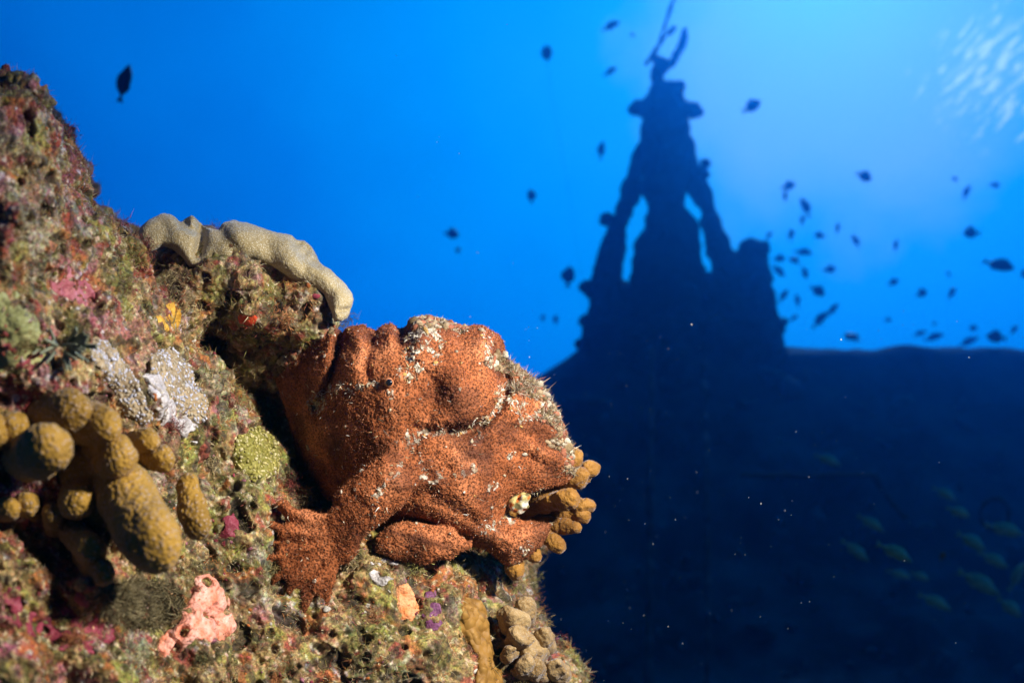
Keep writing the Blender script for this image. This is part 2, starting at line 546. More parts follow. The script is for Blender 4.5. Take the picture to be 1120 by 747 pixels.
M['wreck'] = plain_mat('encrusted_steel', (0.045, 0.045, 0.04), 0.85, 0.9, 1.6, 0.8, 0.06, 0.15)
M['fish'] = plain_mat('dark_fish_skin', (0.035, 0.04, 0.045), 0.45, 0.3, 12, 0.1, 0.002)
M['rope'] = plain_mat('weedy_rope', (0.06, 0.06, 0.05), 0.8, 0.3, 12, 0.2, 0.01)
M['seabed'] = plain_mat('rubble_sand', (0.12, 0.11, 0.09), 0.9, 0.4, 1.2, 0.5, 0.05)

# frogfish skin
m, t, b = new_mat('frogfish_skin')
n = t.nodes.new; l = t.links.new
tcd = n('ShaderNodeTexCoord')
big = n('ShaderNodeTexNoise'); big.inputs['Scale'].default_value = 26; big.inputs['Detail'].default_value = 7
l(tcd.outputs['Object'], big.inputs['Vector'])
rp = n('ShaderNodeValToRGB')
e = rp.color_ramp.elements
e[0].position = 0.34; e[0].color = (0.125, 0.034, 0.010, 1)
e[1].position = 0.72; e[1].color = (0.43, 0.155, 0.062, 1)
x_ = e.new(0.5); x_.color = (0.275, 0.083, 0.026, 1)
l(big.outputs[0], rp.inputs[0])
vo = n('ShaderNodeTexVoronoi'); vo.inputs['Scale'].default_value = 500
wob = n('ShaderNodeTexNoise'); wob.inputs['Scale'].default_value = 300; wob.inputs['Detail'].default_value = 2
l(tcd.outputs['Object'], wob.inputs['Vector'])
wv = n('ShaderNodeVectorMath'); wv.operation = 'MULTIPLY_ADD'
l(wob.outputs['Color'], wv.inputs[0]); wv.inputs[1].default_value = (0.0016,) * 3; l(tcd.outputs['Object'], wv.inputs[2])
l(wv.outputs[0], vo.inputs['Vector'])
pore = n('ShaderNodeMapRange'); pore.interpolation_type = 'SMOOTHSTEP'
pore.inputs[1].default_value = 0.20; pore.inputs[2].default_value = 0.62
pore.inputs[3].default_value = 0.34; pore.inputs[4].default_value = 1.22
l(vo.outputs['Distance'], pore.inputs[0])
mu = n('ShaderNodeVectorMath'); mu.operation = 'SCALE'
l(rp.outputs[0], mu.inputs[0]); l(pore.outputs[0], mu.inputs['Scale'])
mk = n('ShaderNodeAttribute'); mk.attribute_name = 'cream'
cn = n('ShaderNodeTexNoise'); cn.inputs['Scale'].default_value = 240; cn.inputs['Detail'].default_value = 4
l(tcd.outputs['Object'], cn.inputs['Vector'])
cm = n('ShaderNodeMath'); cm.operation = 'MULTIPLY_ADD'
l(cn.outputs[0], cm.inputs[0]); cm.inputs[1].default_value = 2.6; cm.inputs[2].default_value = -1.45
ca = n('ShaderNodeMath'); ca.operation = 'ADD'; l(cm.outputs[0], ca.inputs[0]); l(mk.outputs['Fac'], ca.inputs[1])
cs = n('ShaderNodeMapRange'); cs.inputs[1].default_value = 0.48; cs.inputs[2].default_value = 0.72
l(ca.outputs[0], cs.inputs[0])
ccol = n('ShaderNodeValToRGB')
ccol.color_ramp.elements[0].position = 0.35; ccol.color_ramp.elements[0].color = (0.26, 0.20, 0.12, 1)
ccol.color_ramp.elements[1].position = 0.62; ccol.color_ramp.elements[1].color = (0.66, 0.60, 0.48, 1)
l(wob.outputs[0], ccol.inputs[0])
mx = n('ShaderNodeMix'); mx.data_type = 'RGBA'
l(cs.outputs[0], mx.inputs[0]); l(mu.outputs[0], mx.inputs[6]); l(ccol.outputs[0], mx.inputs[7])
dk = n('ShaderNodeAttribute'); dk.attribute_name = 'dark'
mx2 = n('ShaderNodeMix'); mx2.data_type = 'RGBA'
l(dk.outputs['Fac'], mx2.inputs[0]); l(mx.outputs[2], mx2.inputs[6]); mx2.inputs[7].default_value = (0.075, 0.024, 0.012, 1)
l(mx2.outputs[2], b.inputs['Base Color'])
b.inputs['Roughness'].default_value = 0.8
b.inputs['Specular IOR Level'].default_value = 0.2
hs = n('ShaderNodeMath'); hs.operation = 'ADD'
l(vo.outputs['Distance'], hs.inputs[0]); l(cs.outputs[0], hs.inputs[1])
bp = n('ShaderNodeBump'); bp.inputs['Strength'].default_value = 0.8; bp.inputs['Distance'].default_value = 0.0009
l(hs.outputs[0], bp.inputs['Height']); l(bp.outputs[0], b.inputs['Normal'])
M['frogfish'] = m

# ------------------------------------------------------------------ reef rock (the terrain of the foreground)
D_REEF = 0.55
REEF_POLY = [(-260, 40), (-60, 78), (0, 96), (28, 102), (48, 118), (70, 145), (80, 172), (84, 205), (92, 236), (114, 240),
             (124, 252), (140, 275), (152, 300), (165, 330), (190, 360), (220, 385), (243, 410), (260, 440), (280, 470),
             (298, 500), (308, 535), (335, 556), (400, 556), (500, 585), (548, 618), (560, 648), (574, 655), (588, 676),
             (600, 698), (618, 722), (640, 747), (720, 900), (-260, 900)]
LEDGE_POLY = [(138, 285), (160, 262), (250, 268), (330, 292), (372, 342), (352, 368), (352, 400), (400, 420), (520, 420),
              (596, 470), (600, 540), (575, 610), (560, 690), (250, 690), (180, 480), (140, 380)]
REEF_Q = [(-200, 100, -330), (0, 100, -300), (40, 150, -295), (0, 250, -330), (80, 250, -260), (120, 290, -190), (0, 350, -340),
          (100, 350, -250), (150, 350, -170), (200, 400, -110), (150, 430, -200), (50, 430, -270), (230, 450, -85),
          (280, 500, -45), (250, 550, -90), (100, 550, -230), (20, 540, -250), (0, 640, -330), (100, 650, -280), (200, 650, -160),
          (60, 590, -240), (300, 620, -70), (340, 600, -38), (400, 600, -28), (450, 640, -42), (500, 620, -15), (550, 640, 20), (400, 700, -80),
          (300, 720, -120), (200, 747, -200), (0, 747, -370), (100, 747, -300), (560, 700, 5), (600, 720, 40), (500, 747, -60), (0, 850, -360), (600, 850, 0)]


def reef_field(PX, PY, PQ):
    h = poly_in(PX, PY, REEF_POLY)
    R = 70.0
    hh = np.clip(h, 0, R)
    front = idw(PX, PY, REEF_Q) + 26 * np.exp(-((PX - 342) / 52) ** 2 - ((PY - 605) / 62) ** 2) + (R - np.sqrt(np.maximum(R * R - (R - hh) ** 2, 0))) * 1.4
    a = np.maximum(np.maximum(front - PQ, PQ - 330) * 0.8, -h)
    h2 = poly_in(PX, PY, LEDGE_POLY)
    R2 = 60.0
    hh = np.clip(h2, 0, R2)
    f2 = 95 + (R2 - np.sqrt(np.maximum(R2 * R2 - (R2 - hh) ** 2, 0)))
    f2 = f2 + 75 * np.exp(-((PX - 268) / 42) ** 2 - ((PY - 425) / 60) ** 2)      # the hollow beside the fish
    b_ = np.maximum(np.maximum(f2 - PQ, PQ - 330) * 0.8, -h2)
    c = smin(a, b_, 12)
    for e_c, e_r in (((215, 318, 60), (55, 42, 60)), ((258, 322, 45), (50, 45, 60)), ((318, 335, 50), (52, 45, 60)),
                     ((340, 352, 50), (34, 30, 50)), ((300, 322, 22), (34, 26, 40)), ((250, 312, 26), (44, 24, 40)), ((208, 308, 30), (26, 20, 40)), ((185, 300, 70), (36, 34, 60)), ((290, 385, 105), (60, 30, 50)),
                     ((190, 345, 20), (32, 26, 60))):
        c = smin(c, ellip(PX, PY, PQ, e_c, e_r), 14)
    near = np.abs(c) < 50
    c = c + grid_noise(PX, PY, PQ, near, [(110, 20, 3), (48, 14, 4), (22, 7.5, 5)])
    return c


rv, rq = sculpt(reef_field, (-250, 40, -520), (700, 860, 330), 5.0)
rv, rq = subdivide(rv, rq)
rv = smooth(rv, rq, 2)
REEF_S, REEF_QD = rv.copy(), rq.copy()
# visible part gets one more subdivision: keep everything, the mesh stays around a million faces
vis = (rv[rq].mean(1)[:, 2] < 200)
rv, rq = subdivide(rv, rq)
rn = normals(rv, rq)
wd, wi = worley(rv, 16, 11)
disp = 3.6 * noise(rv, 13, 21) + 2.4 * noise(rv, 7, 22) + 1.7 * noise(rv, 3.6, 23)
ridg = 1 - np.abs(noise(rv, 19, 24)) * 2
disp = disp + 3.0 * ridg * sstep(0.0, 0.5, noise(rv, 60, 25)) + 3.5 * (0.5 - wd) * sstep(-0.2, 0.4, noise(rv, 70, 26))
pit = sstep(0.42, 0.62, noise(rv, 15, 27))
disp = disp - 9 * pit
rv = rv + rn * disp[:, None]
rn = normals(rv, rq)


def mixc(c, target, w):
    return c * (1 - w[:, None]) + np.array(target)[None, :] * w[:, None]


def reef_colour(p):
    n1 = fbm(p, 34, 3, 31); n2 = fbm(p, 64, 3, 32); n3 = noise(p, 9, 33); n4 = noise(p, 5, 34); n5 = fbm(p, 22, 2, 35); n6 = fbm(p, 40, 3, 36)
    c = np.tile(np.array([0.17, 0.115, 0.042]), (len(p), 1))
    c = mixc(c, (0.31, 0.215, 0.085), sstep(-0.05, 0.3, n1))
    c = mixc(c, (0.12, 0.105, 0.028), sstep(0.02, 0.3, -n1))
    c = mixc(c, (0.20, 0.21, 0.15), sstep(0.12, 0.35, fbm(p, 50, 3, 46)) * 0.4)
    left = np.clip(1 - (p[:, 0] - 40) / 200, 0.15, 1)
    c = mixc(c, (0.20, 0.02, 0.035), sstep(0.02, 0.28, n2 * 0.8 + n5 * 0.35) * left * 0.9)
    c = mixc(c, (0.30, 0.085, 0.12), sstep(0.16, 0.36, n6) * left * 0.85)
    c = mixc(c, (0.33, 0.095, 0.02), sstep(0.22, 0.45, fbm(p, 24, 2, 37)) * 0.7)
    c = mixc(c, (0.24, 0.03, 0.03), sstep(0.26, 0.45, fbm(p, 20, 2, 47)) * 0.7)
    c = mixc(c, (0.30, 0.27, 0.26), sstep(0.22, 0.45, fbm(p, 30, 2, 38)) * 0.3)
    c = mixc(c, (0.24, 0.23, 0.045), sstep(0.25, 0.48, fbm(p, 26, 2, 39)) * 0.65)
    c = mixc(c, (0.52, 0.44, 0.28), sstep(0.42, 0.62, n4) * 0.55)
    c = mixc(c, (0.50, 0.47, 0.44), sstep(0.45, 0.62, noise(p, 8, 40)) * sstep(0.0, 0.35, n2) * 0.6)
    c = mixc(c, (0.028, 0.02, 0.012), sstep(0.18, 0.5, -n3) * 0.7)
    j = np.stack([noise(p, 2.6, 43), noise(p, 2.6, 44), noise(p, 2.6, 45)], 1)
    return c * (1 + 0.35 * noise(p, 2.4, 41)[:, None]) * (1 + 0.2 * j)


rc = reef_colour(rv)
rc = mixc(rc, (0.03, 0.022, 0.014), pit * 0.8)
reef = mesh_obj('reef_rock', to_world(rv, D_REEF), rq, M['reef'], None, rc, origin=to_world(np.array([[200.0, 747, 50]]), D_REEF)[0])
tag(reef, 'rough encrusted reef slope filling the lower left, under the orange frogfish', 'reef', kind='structure')


def sample(v, q, n, flt=None):
    """random points, normals on a quad mesh in sculpting space"""
    a = np.linalg.norm(np.cross(v[q[:, 2]] - v[q[:, 0]], v[q[:, 3]] - v[q[:, 1]]), axis=1)
    fc = v[q].mean(1)
    fn = np.cross(v[q[:, 2]] - v[q[:, 0]], v[q[:, 3]] - v[q[:, 1]]); fn /= np.linalg.norm(fn, axis=1, keepdims=True) + 1e-9
    m = (fc[:, 0] > -40) & (fc[:, 0] < 720) & (fc[:, 1] < 790) & (fn[:, 2] < 0.45)
    if flt is not None:
        m &= flt(fc, fn)
    a = a * m
    k = RNG.choice(len(q), n, p=a / a.sum())
    s, t_ = RNG.random(n), RNG.random(n)
    p = (v[q[k, 0]] * ((1 - s) * (1 - t_))[:, None] + v[q[k, 1]] * (s * (1 - t_))[:, None] + v[q[k, 2]] * (s * t_)[:, None] + v[q[k, 3]] * ((1 - s) * t_)[:, None])
    return p, fn[k]


def blades(p, nr, length, width, bend=0.6, jitter=0.7):
    """thin pointed filaments; returns verts (sculpting space), tris"""
    n = len(p)
    d = nr + jitter * RNG.normal(size=(n, 3)); d /= np.linalg.norm(d, axis=1, keepdims=True)
    side = np.cross(d, RNG.normal(size=(n, 3))); side /= np.linalg.norm(side, axis=1, keepdims=True) + 1e-9
    bd = np.clip(RNG.normal(size=(n, 3)), -1.5, 1.5) * bend
    length = length[:, None]; width = width[:, None]
    b0 = p - d * 1.0
    m1 = p + d * length * 0.5 + bd * length * 0.12
    tp = p + d * length + bd * length * 0.5
    V = np.stack([b0 - side * width, b0 + side * width, m1 - side * width * 0.8, m1 + side * width * 0.8, tp], 1).reshape(-1, 3)
    o = (np.arange(n) * 5)[:, None]
    T = np.stack([o + [0, 1, 3], o + [0, 3, 2], o + [2, 3, 4]], 1).reshape(-1, 3)
    return V, T


ICO_V = None


def lumps(p, nr, size, flat=0.6, seed=1):
    """small irregular nodules; returns verts, tris"""
    global ICO_V, ICO_F
    if ICO_V is None:
        import bmesh
        bm = bmesh.new(); bmesh.ops.create_icosphere(bm, subdivisions=2, radius=1.0)
        ICO_V = np.array([v.co[:] for v in bm.verts]); ICO_F = np.array([[v.index for v in f.verts] for f in bm.faces]); bm.free()
    n = len(p); k = len(ICO_V)
    t1 = np.cross(nr, RNG.normal(size=(n, 3))); t1 /= np.linalg.norm(t1, axis=1, keepdims=True) + 1e-9
    t2 = np.cross(nr, t1)
    sx = RNG.uniform(0.6, 1.4, n)
    loc = ICO_V[None] * (1 + 0.0 * np.zeros((n, 1, 1)))
    V = (p[:, None] + t1[:, None] * (loc[..., 0:1] * (size * sx)[:, None, None]) + t2[:, None] * (loc[..., 1:2] * (size / sx)[:, None, None])
         + nr[:, None] * (loc[..., 2:3] * (size * flat)[:, None, None]))
    V = V.reshape(-1, 3)
    V = V + 0.35 * np.repeat(size, k)[:, None] * np.stack([noise(V, 4.0, seed + j) for j in range(3)], 1)
    T = (ICO_F[None] + (np.arange(n) * k)[:, None, None]).reshape(-1, 3)
    return V, T, k


# turf of fine algae all over the rock
nb = 170000
p, nr = sample(rv, rq, nb)
keep = noise(p, 26, 51) + 0.7 * noise(p, 11, 52) > -0.25
keep &= poly_in(p[:, 0], p[:, 1], [(x_ , y_) for x_, y_ in [(140, 225), (260, 232), (350, 262), (400, 320), (385, 362), (360, 352), (335, 308), (280, 282), (220, 286), (160, 272)]]) < 2
p, nr = p[keep], nr[keep]; nb = len(p)
upw = np.tile(np.array([0, -0.35, -0.1]), (nb, 1))
ln = np.minimum(RNG.gamma(2.2, 1.4, nb) + 1.2, 6.5)
V, T = blades(p, nr + upw, ln, RNG.uniform(0.2, 0.42, nb), 1.5, 1.1)
cl_, cn_r = sample(rv, rq, 90)
which = RNG.integers(0, 90, 26000)
p2 = cl_[which] + RNG.normal(0, 7, (26000, 3)) * np.array([1, 1, 0.6])
V2, T2 = blades(p2, cn_r[which] * 0.7 + np.array([0, -0.3, -0.3]), RNG.uniform(2.5, 6, 26000), RNG.uniform(0.25, 0.45, 26000), 1.8, 1.2)
pal2 = np.array([(0.26, 0.19, 0.07), (0.20, 0.05, 0.04), (0.22, 0.20, 0.06), (0.34, 0.27, 0.14), (0.13, 0.12, 0.05), (0.32, 0.13, 0.05)])
bc2 = np.repeat(pal2[RNG.integers(0, 6, 90)[which]] * RNG.uniform(0.5, 1.4, 26000)[:, None], 5, 0)
pal = np.array([(0.24, 0.165, 0.05), (0.36, 0.28, 0.12), (0.17, 0.145, 0.04), (0.27, 0.08, 0.05), (0.50, 0.42, 0.25), (0.26, 0.24, 0.07), (0.36, 0.155, 0.05)])
pk = np.clip(((fbm(p, 30, 2, 53) * 0.9 + 0.5 + RNG.normal(0, 0.16, nb)) * len(pal)).astype(int), 0, len(pal) - 1)
bc = np.repeat(pal[pk] * RNG.uniform(0.6, 1.3, nb)[:, None], 5, 0)
T = np.concatenate([T, T2 + len(V)]); V = np.concatenate([V, V2]); bc = np.concatenate([bc, bc2])
tag(mesh_obj('algae_turf', to_world(V, D_REEF), T, M['turf'], None, bc, origin=reef.location),
    'fine brown and olive turf algae covering the reef rock', 'algae', kind='stuff')

# nodules, shell grit and crusts
nl = 4200
p, nr = sample(rv, rq, nl)
keep = noise(p, 45, 61) > -0.35
p, nr = p[keep], nr[keep]; nl = len(p)
sz = RNG.gamma(1.6, 0.5, nl) + 0.5
V, T, k = lumps(p, nr, sz, 0.6, 63)
pal = np.array([(0.46, 0.38, 0.22), (0.24, 0.04, 0.06), (0.30, 0.22, 0.09), (0.38, 0.12, 0.03), (0.22, 0.16, 0.06), (0.30, 0.12, 0.15), (0.52, 0.48, 0.40), (0.18, 0.16, 0.05)])
pk = np.clip(((fbm(p, 24, 2, 64) * 0.8 + 0.5 + RNG.normal(0, 0.22, nl)) * len(pal)).astype(int), 0, len(pal) - 1)
bc = np.repeat(pal[pk] * RNG.uniform(0.6, 1.15, nl)[:, None], k, 0)
tag(mesh_obj('reef_rubble', to_world(V, D_REEF), T, M['bits'], None, bc, origin=reef.location),
    'cream, pink and rust nodules and shell grit crusting the reef rock', 'rubble', kind='stuff')


def crust(name, poly, thick, mat, label, cat, group=None, ragged=5.0, bump=1.2, bscale=7.0, seed=70, holes=0.0):
    """a living sheet grown over the rock: the rock surface inside an outline, raised and rounded off at its edge"""
    v, q = REEF_S, REEF_QD
    fc = v[q].mean(1)
    x0, x1 = min(a for a, _ in poly) - 12, max(a for a, _ in poly) + 12
    y0, y1 = min(a for _, a in poly) - 12, max(a for _, a in poly) + 12
    m = (fc[:, 0] > x0) & (fc[:, 0] < x1) & (fc[:, 1] > y0) & (fc[:, 1] < y1)
    nn = normals(v, q)
    m &= nn[q].mean(1)[:, 2] < 0.1
    q = q[m]
    # only the nearest layer
    fc = v[q].mean(1)
    med = np.median(fc[:, 2]); q = q[np.abs(fc[:, 2] - med) < 75]
    for _ in range(2):
        used, inv = np.unique(q, return_inverse=True)
        v, q, nn = v[used], inv.reshape(q.shape), nn[used]
        if _ == 0:
            both = np.concatenate([v, nn], 1)
            both, q = subdivide(both, q)
            v, nn = both[:, :3], both[:, 3:]
            h = poly_in(v[:, 0], v[:, 1], poly) + ragged * fbm(v, 16, 3, seed)
            if holes:
                h = np.minimum(h, 30 * (holes - noise(v, 12, seed + 5)))
            q = q[(h[q] > -1.5).all(1)]
    h = poly_in(v[:, 0], v[:, 1], poly) + ragged * fbm(v, 16, 3, seed)
    if holes:
        h = np.minimum(h, 30 * (holes - noise(v, 12, seed + 5)))
    up = thick * np.sqrt(np.clip(h / (thick * 1.3 + 2), 0, 1)) + 4.0 * noise(v, 13, 21) * 0.5 + bump * noise(v, bscale, seed + 9) * np.clip(h / 4, 0, 1)
    up = np.where(h < 0, -3.0, up + 1.0 - 2.0 * (thick < 2))
    v = v + nn * up[:, None]
    # underside so the sheet is a closed body
    under = v - nn * (up[:, None] + 4)
    nvt = len(v)
    e = np.concatenate([q[:, [k_, (k_ + 1) % 4]] for k_ in range(4)])
    key = np.sort(e, 1); kk = key[:, 0].astype(np.int64) * nvt + key[:, 1]
    u, fi, cn_ = np.unique(kk, return_index=True, return_counts=True)
    be = e[fi[cn_ == 1]]
    side = np.stack([be[:, 1], be[:, 0], be[:, 0] + nvt, be[:, 1] + nvt], 1)
    V = np.concatenate([v, under]); Q = np.concatenate([q, q[:, ::-1] + nvt, side])
    o = mesh_obj(name, to_world(V, D_REEF), Q, mat)
    tag(o, label, cat, group)
    return o, v, q


ZO = [crust('zoanthid_colony', [(100, 372), (112, 370), (126, 382), (140, 402), (152, 425), (164, 445), (166, 460), (152, 464), (138, 454), (128, 432), (112, 408), (98, 392)], 5, M['zoanthid'],
      'whitish blue bead-like zoanthid patch just above the brown finger coral', 'zoanthid', 'bead-like zoanthid patches', seed=71, bump=1.5, bscale=9)]
ZO.append(crust('zoanthid_colony', [(163, 388), (186, 382), (202, 396), (214, 418), (226, 440), (226, 458), (212, 462), (196, 446), (178, 424), (166, 404)], 5, M['zoanthid'],
      'whitish blue bead-like zoanthid patch beside the black hollow, right of the white crust', 'zoanthid', 'bead-like zoanthid patches', seed=72, bump=1.5, bscale=9))
crust('coralline_crust', [(157, 411), (172, 408), (184, 424), (192, 446), (206, 458), (222, 474), (214, 484), (198, 478), (186, 464), (172, 462), (166, 440)], 3, M['white'],
      'chalk white flaky crust between the two zoanthid patches', 'crust', seed=73, holes=0.25, bump=1.5)
crust('encrusting_coral', [(-30, 315), (10, 322), (34, 345), (50, 372), (48, 396), (20, 405), (-30, 402)], 1.9, M['pale_green'],
      'pale yellow-green smooth coral patch at the left edge above the finger coral', 'coral', seed=74, ragged=13)
YG = crust('encrusting_coral', [(262, 478), (282, 468), (302, 486), (306, 510), (296, 524), (274, 524), (256, 512), (252, 496)], 3.5, M['yellow_green'],
      'knobbly yellow-green coral patch on the lip of the black hollow', 'coral', seed=75, bump=2.5, bscale=6)
crust('encrusting_sponge', [(214, 630), (228, 626), (238, 640), (250, 660), (257, 682), (248, 700), (232, 704), (214, 700), (204, 712), (186, 722), (172, 716), (176, 696), (192, 682), (206, 664), (212, 646)], 5, M['salmon'],
      'salmon pink sponge patch with a dark hole, low on the slope', 'sponge', seed=76, holes=0.42, bump=2)
crust('encrusting_sponge', [(176, 334), (190, 330), (200, 342), (198, 358), (184, 362), (174, 350)], 1.8, M['yellow_sponge'],
      'small mustard yellow sponge patch in the shade under the tan ledge coral', 'sponge', seed=77, ragged=1.5)
crust('encrusting_sponge', [(258, 342), (270, 338), (282, 348), (276, 360), (262, 358)], 1.8, M['red_sponge'],
      'small scarlet sponge spot on the rock under the tan ledge coral', 'sponge', seed=78, ragged=1.0)
crust('encrusting_sponge', [(436, 640), (446, 636), (454, 650), (458, 668), (450, 680), (438, 676), (434, 656)], 2.0, M['orange_sponge'],
      'peach orange sponge patch on the rock below the frogfish belly', 'sponge', seed=79, ragged=3)
crust('coralline_crust', [(462, 648), (476, 644), (484, 660), (484, 688), (470, 690), (460, 672)], 1.5, M['violet'],
      'purple crust patch beside the peach sponge below the frogfish', 'crust', seed=80, ragged=6, holes=0.3)
crust('coralline_crust', [(232, 566), (252, 552), (266, 566), (262, 590), (246, 604), (232, 590)], 1.5, M['crimson'],
      'wine red crust patch right of the brown finger coral', 'crust', seed=81, ragged=15, holes=0.3)
crust('coralline_crust', [(48, 288), (70, 286), (90, 304), (104, 318), (98, 334), (76, 330), (56, 316)], 1.5, M['pink'],
      'rose pink crust patch on the upper left hump beside a black pit', 'crust', seed=82, ragged=7, holes=0.4)
crust('coralline_crust', [(292, 318), (306, 310), (322, 316), (344, 324), (346, 342), (330, 350), (312, 362), (300, 350), (306, 336)], 1.5, M['white'],
      'greyish white crust on the rock just below the right end of the ledge coral', 'crust', seed=83, ragged=9, holes=0.15)
crust('coralline_crust', [(405, 612), (420, 606), (434, 612), (432, 632), (420, 642), (410, 636), (402, 626)], 1.5, M['white'],
      'cream white crust lump just below the frogfish belly', 'crust', seed=84, ragged=8, holes=0.2)
crust('coralline_crust', [(8, 640), (50, 640), (100, 652), (130, 690), (90, 712), (40, 700), (6, 680)], 1.5, M['crimson'],
      'dark magenta crust patch in the lower left corner under the finger coral', 'crust', seed=85, ragged=14, holes=0.15)
crust('encrusting_coral', [(508, 652), (524, 656), (534, 676), (536, 700), (548, 730), (552, 770), (518, 770), (522, 720), (508, 690), (503, 668)], 5, M['brown_plate'],
      'smooth brown cell-patterned coral plate at the bottom, left of the knobbly coral', 'coral', seed=86, ragged=3)

def beads(colony, v, q, spacing, size, cols, seed):
    'rounded polyps standing on a colony, as a part of it'
    a = np.linalg.norm(np.cross(v[q[:, 2]] - v[q[:, 0]], v[q[:, 3]] - v[q[:, 1]]), axis=1) / 2
    n = int(a.sum() / spacing ** 2 * 5)
    k = RNG.choice(len(q), n, p=a / a.sum()); s_, t_ = RNG.random(n)[:, None], RNG.random(n)[:, None]
    p = v[q[k, 0]] * (1 - s_) * (1 - t_) + v[q[k, 1]] * s_ * (1 - t_) + v[q[k, 2]] * s_ * t_ + v[q[k, 3]] * (1 - s_) * t_
    nr = normals(v, q)[q[k, 0]]
    keep = []
    for i_ in range(n):
        if all(((p[i_] - p[j_]) ** 2).sum() > spacing ** 2 for j_ in keep):
            keep.append(i_)
    p, nr = p[keep], nr[keep]
    V, T, kk = lumps(p, nr, size * RNG.uniform(0.6, 1.25, len(p)), 0.7, seed)
    bc = np.repeat(np.array(cols)[RNG.integers(0, len(cols), len(p))] * RNG.uniform(0.75, 1.1, len(p))[:, None], kk, 0)
    o_ = mesh_obj('polyps', to_world(V, D_REEF), T, M['bits'], colony, bc)
    o_['kind'] = 'stuff'


for ob, v_, q_ in ZO:
    beads(ob, v_, q_, 3.8, 2.0, [(0.44, 0.45, 0.52), (0.52, 0.52, 0.56), (0.36, 0.31, 0.22), (0.40, 0.40, 0.45), (0.30, 0.25, 0.17)], 711)
beads(YG[0], YG[1], YG[2], 4.0, 2.0, [(0.34, 0.30, 0.09), (0.42, 0.37, 0.15), (0.27, 0.24, 0.06), (0.48, 0.43, 0.22)], 712)

# ------------------------------------------------------------------ tan lobe coral on the ledge
LOBE = [(151, 256), (154, 248), (162, 240), (177, 233), (188, 235), (198, 243), (202, 239), (210, 235), (218, 242), (224, 248), (239, 252),
        (244, 245), (256, 241), (270, 243), (285, 248), (304, 255), (318, 258), (323, 262), (333, 262), (340, 268), (347, 280), (351, 288),
        (362, 294), (376, 309), (386, 321), (388, 328), (384, 338), (381, 348), (374, 353), (364, 353), (362, 340), (354, 322), (338, 311),
        (318, 305), (306, 297), (294, 290), (275, 284), (248, 287), (234, 289), (220, 292), (208, 292), (200, 283), (190, 272), (178, 269), (164, 278), (154, 268)]
VALLEY = [([(222, 246), (221, 262), (216, 278)], 20, 5), ([(201, 241), (206, 250), (216, 254)], 10, 3.5), ([(243, 247), (247, 262), (258, 274)], 7, 7),
          ([(318, 258), (326, 272), (334, 292)], 6, 5), ([(340, 269), (334, 276)], 8, 3.5), ([(350, 288), (341, 286), (330, 278)], 9, 4), ([(290, 258), (300, 282)], 4, 8),
          ([(178, 240), (184, 262)], 3, 6), ([(368, 310), (360, 326)], 4, 6), ([(384, 338), (372, 340)], 8, 3)]


def lobe_field(PX, PY, PQ):
    h = poly_in(PX, PY, LOBE)
    R = 17.0
    hh = np.clip(h / R, 0, 1)
    T_ = 24 * np.sqrt(np.maximum(1 - (1 - hh) ** 2, 0))
    front = T_ + np.clip(h / 10, 0, 1) * (3.5 * np.sin(PX / 11.0 + PY / 17.0) + 2.5 * np.sin(PX / 23.0 - PY / 9.0))
    for pts, a, w in VALLEY:
        front = front - np.clip(h / 4, 0.3, 1) * a * gauss_line(PX, PY, pts, w)
    qc = 6 + 18 * (gauss_line(PX, PY, [(205, 242), (218, 248)], 9) + gauss_line(PX, PY, [(330, 268), (344, 278)], 8)) - (PY - np.interp(np.broadcast_to(PX, h.shape), [150, 260, 385], [250, 262, 330])) * 0.35
    c = np.maximum(np.maximum(qc - np.maximum(front, 1.5) - PQ, PQ - qc - 36 * np.sqrt(hh)) * 0.8, -h)
    near = np.abs(c) < 16
    return c + grid_noise(PX, PY, PQ, near, [(22, 1.8, 91), (11, 0.7, 92)])


def gauss_line(PX, PY, pts, w):
    return np.exp(-(seg_dist(PX, PY, pts, False) / w) ** 2)


lv, lq = sculpt(lobe_field, (135, 220, -60), (400, 366, 110), 1.8)
lv = smooth(lv, lq, 2)
lv, lq = subdivide(lv, lq)
lv = lv + normals(lv, lq) * (0.35 * noise(lv, 2.4, 94))[:, None]
lobe = mesh_obj('lobe_coral', to_world(lv, D_REEF), lq, M['lobe'])
tag(lobe, 'smooth tan lobed coral capping the rocky ledge above the frogfish', 'coral')

# ------------------------------------------------------------------ finger corals
def branch(parent, mat, a, b_, ra, rb, seed, amp=1.2, step=2.4, mid=None, nm='branch', lumpy=0.14):
    pts = [a, b_] if mid is None else [a, mid, b_]
    rs = [ra, rb] if mid is None else [ra, (ra + rb) / 2, rb]
    lo = [min(p_[k] for p_ in pts) - max(rs) - 8 for k in range(3)]
    hi = [max(p_[k] for p_ in pts) + max(rs) + 8 for k in range(3)]

    def fld(PX, PY, PQ):
        c = None
        for i in range(len(pts) - 1):
            s = cone(PX, PY, PQ, pts[i], pts[i + 1], rs[i], rs[i + 1])
            c = s if c is None else smin(c, s, 6)
        return c + grid_noise(PX, PY, PQ, np.abs(c) < 14, [(max(ra, rb) * 1.1, max(ra, rb) * lumpy, seed), (10, 1.2, seed + 1)])
    v, q = sculpt(fld, lo, hi, step)
    v, q = subdivide(smooth(v, q, 1), q)
    v = v + normals(v, q) * (amp * noise(v, 3.6, seed + 2) + amp * 0.6 * noise(v, 2.0, seed + 3))[:, None]
    return mesh_obj(nm, to_world(v, D_REEF), q, mat, parent)


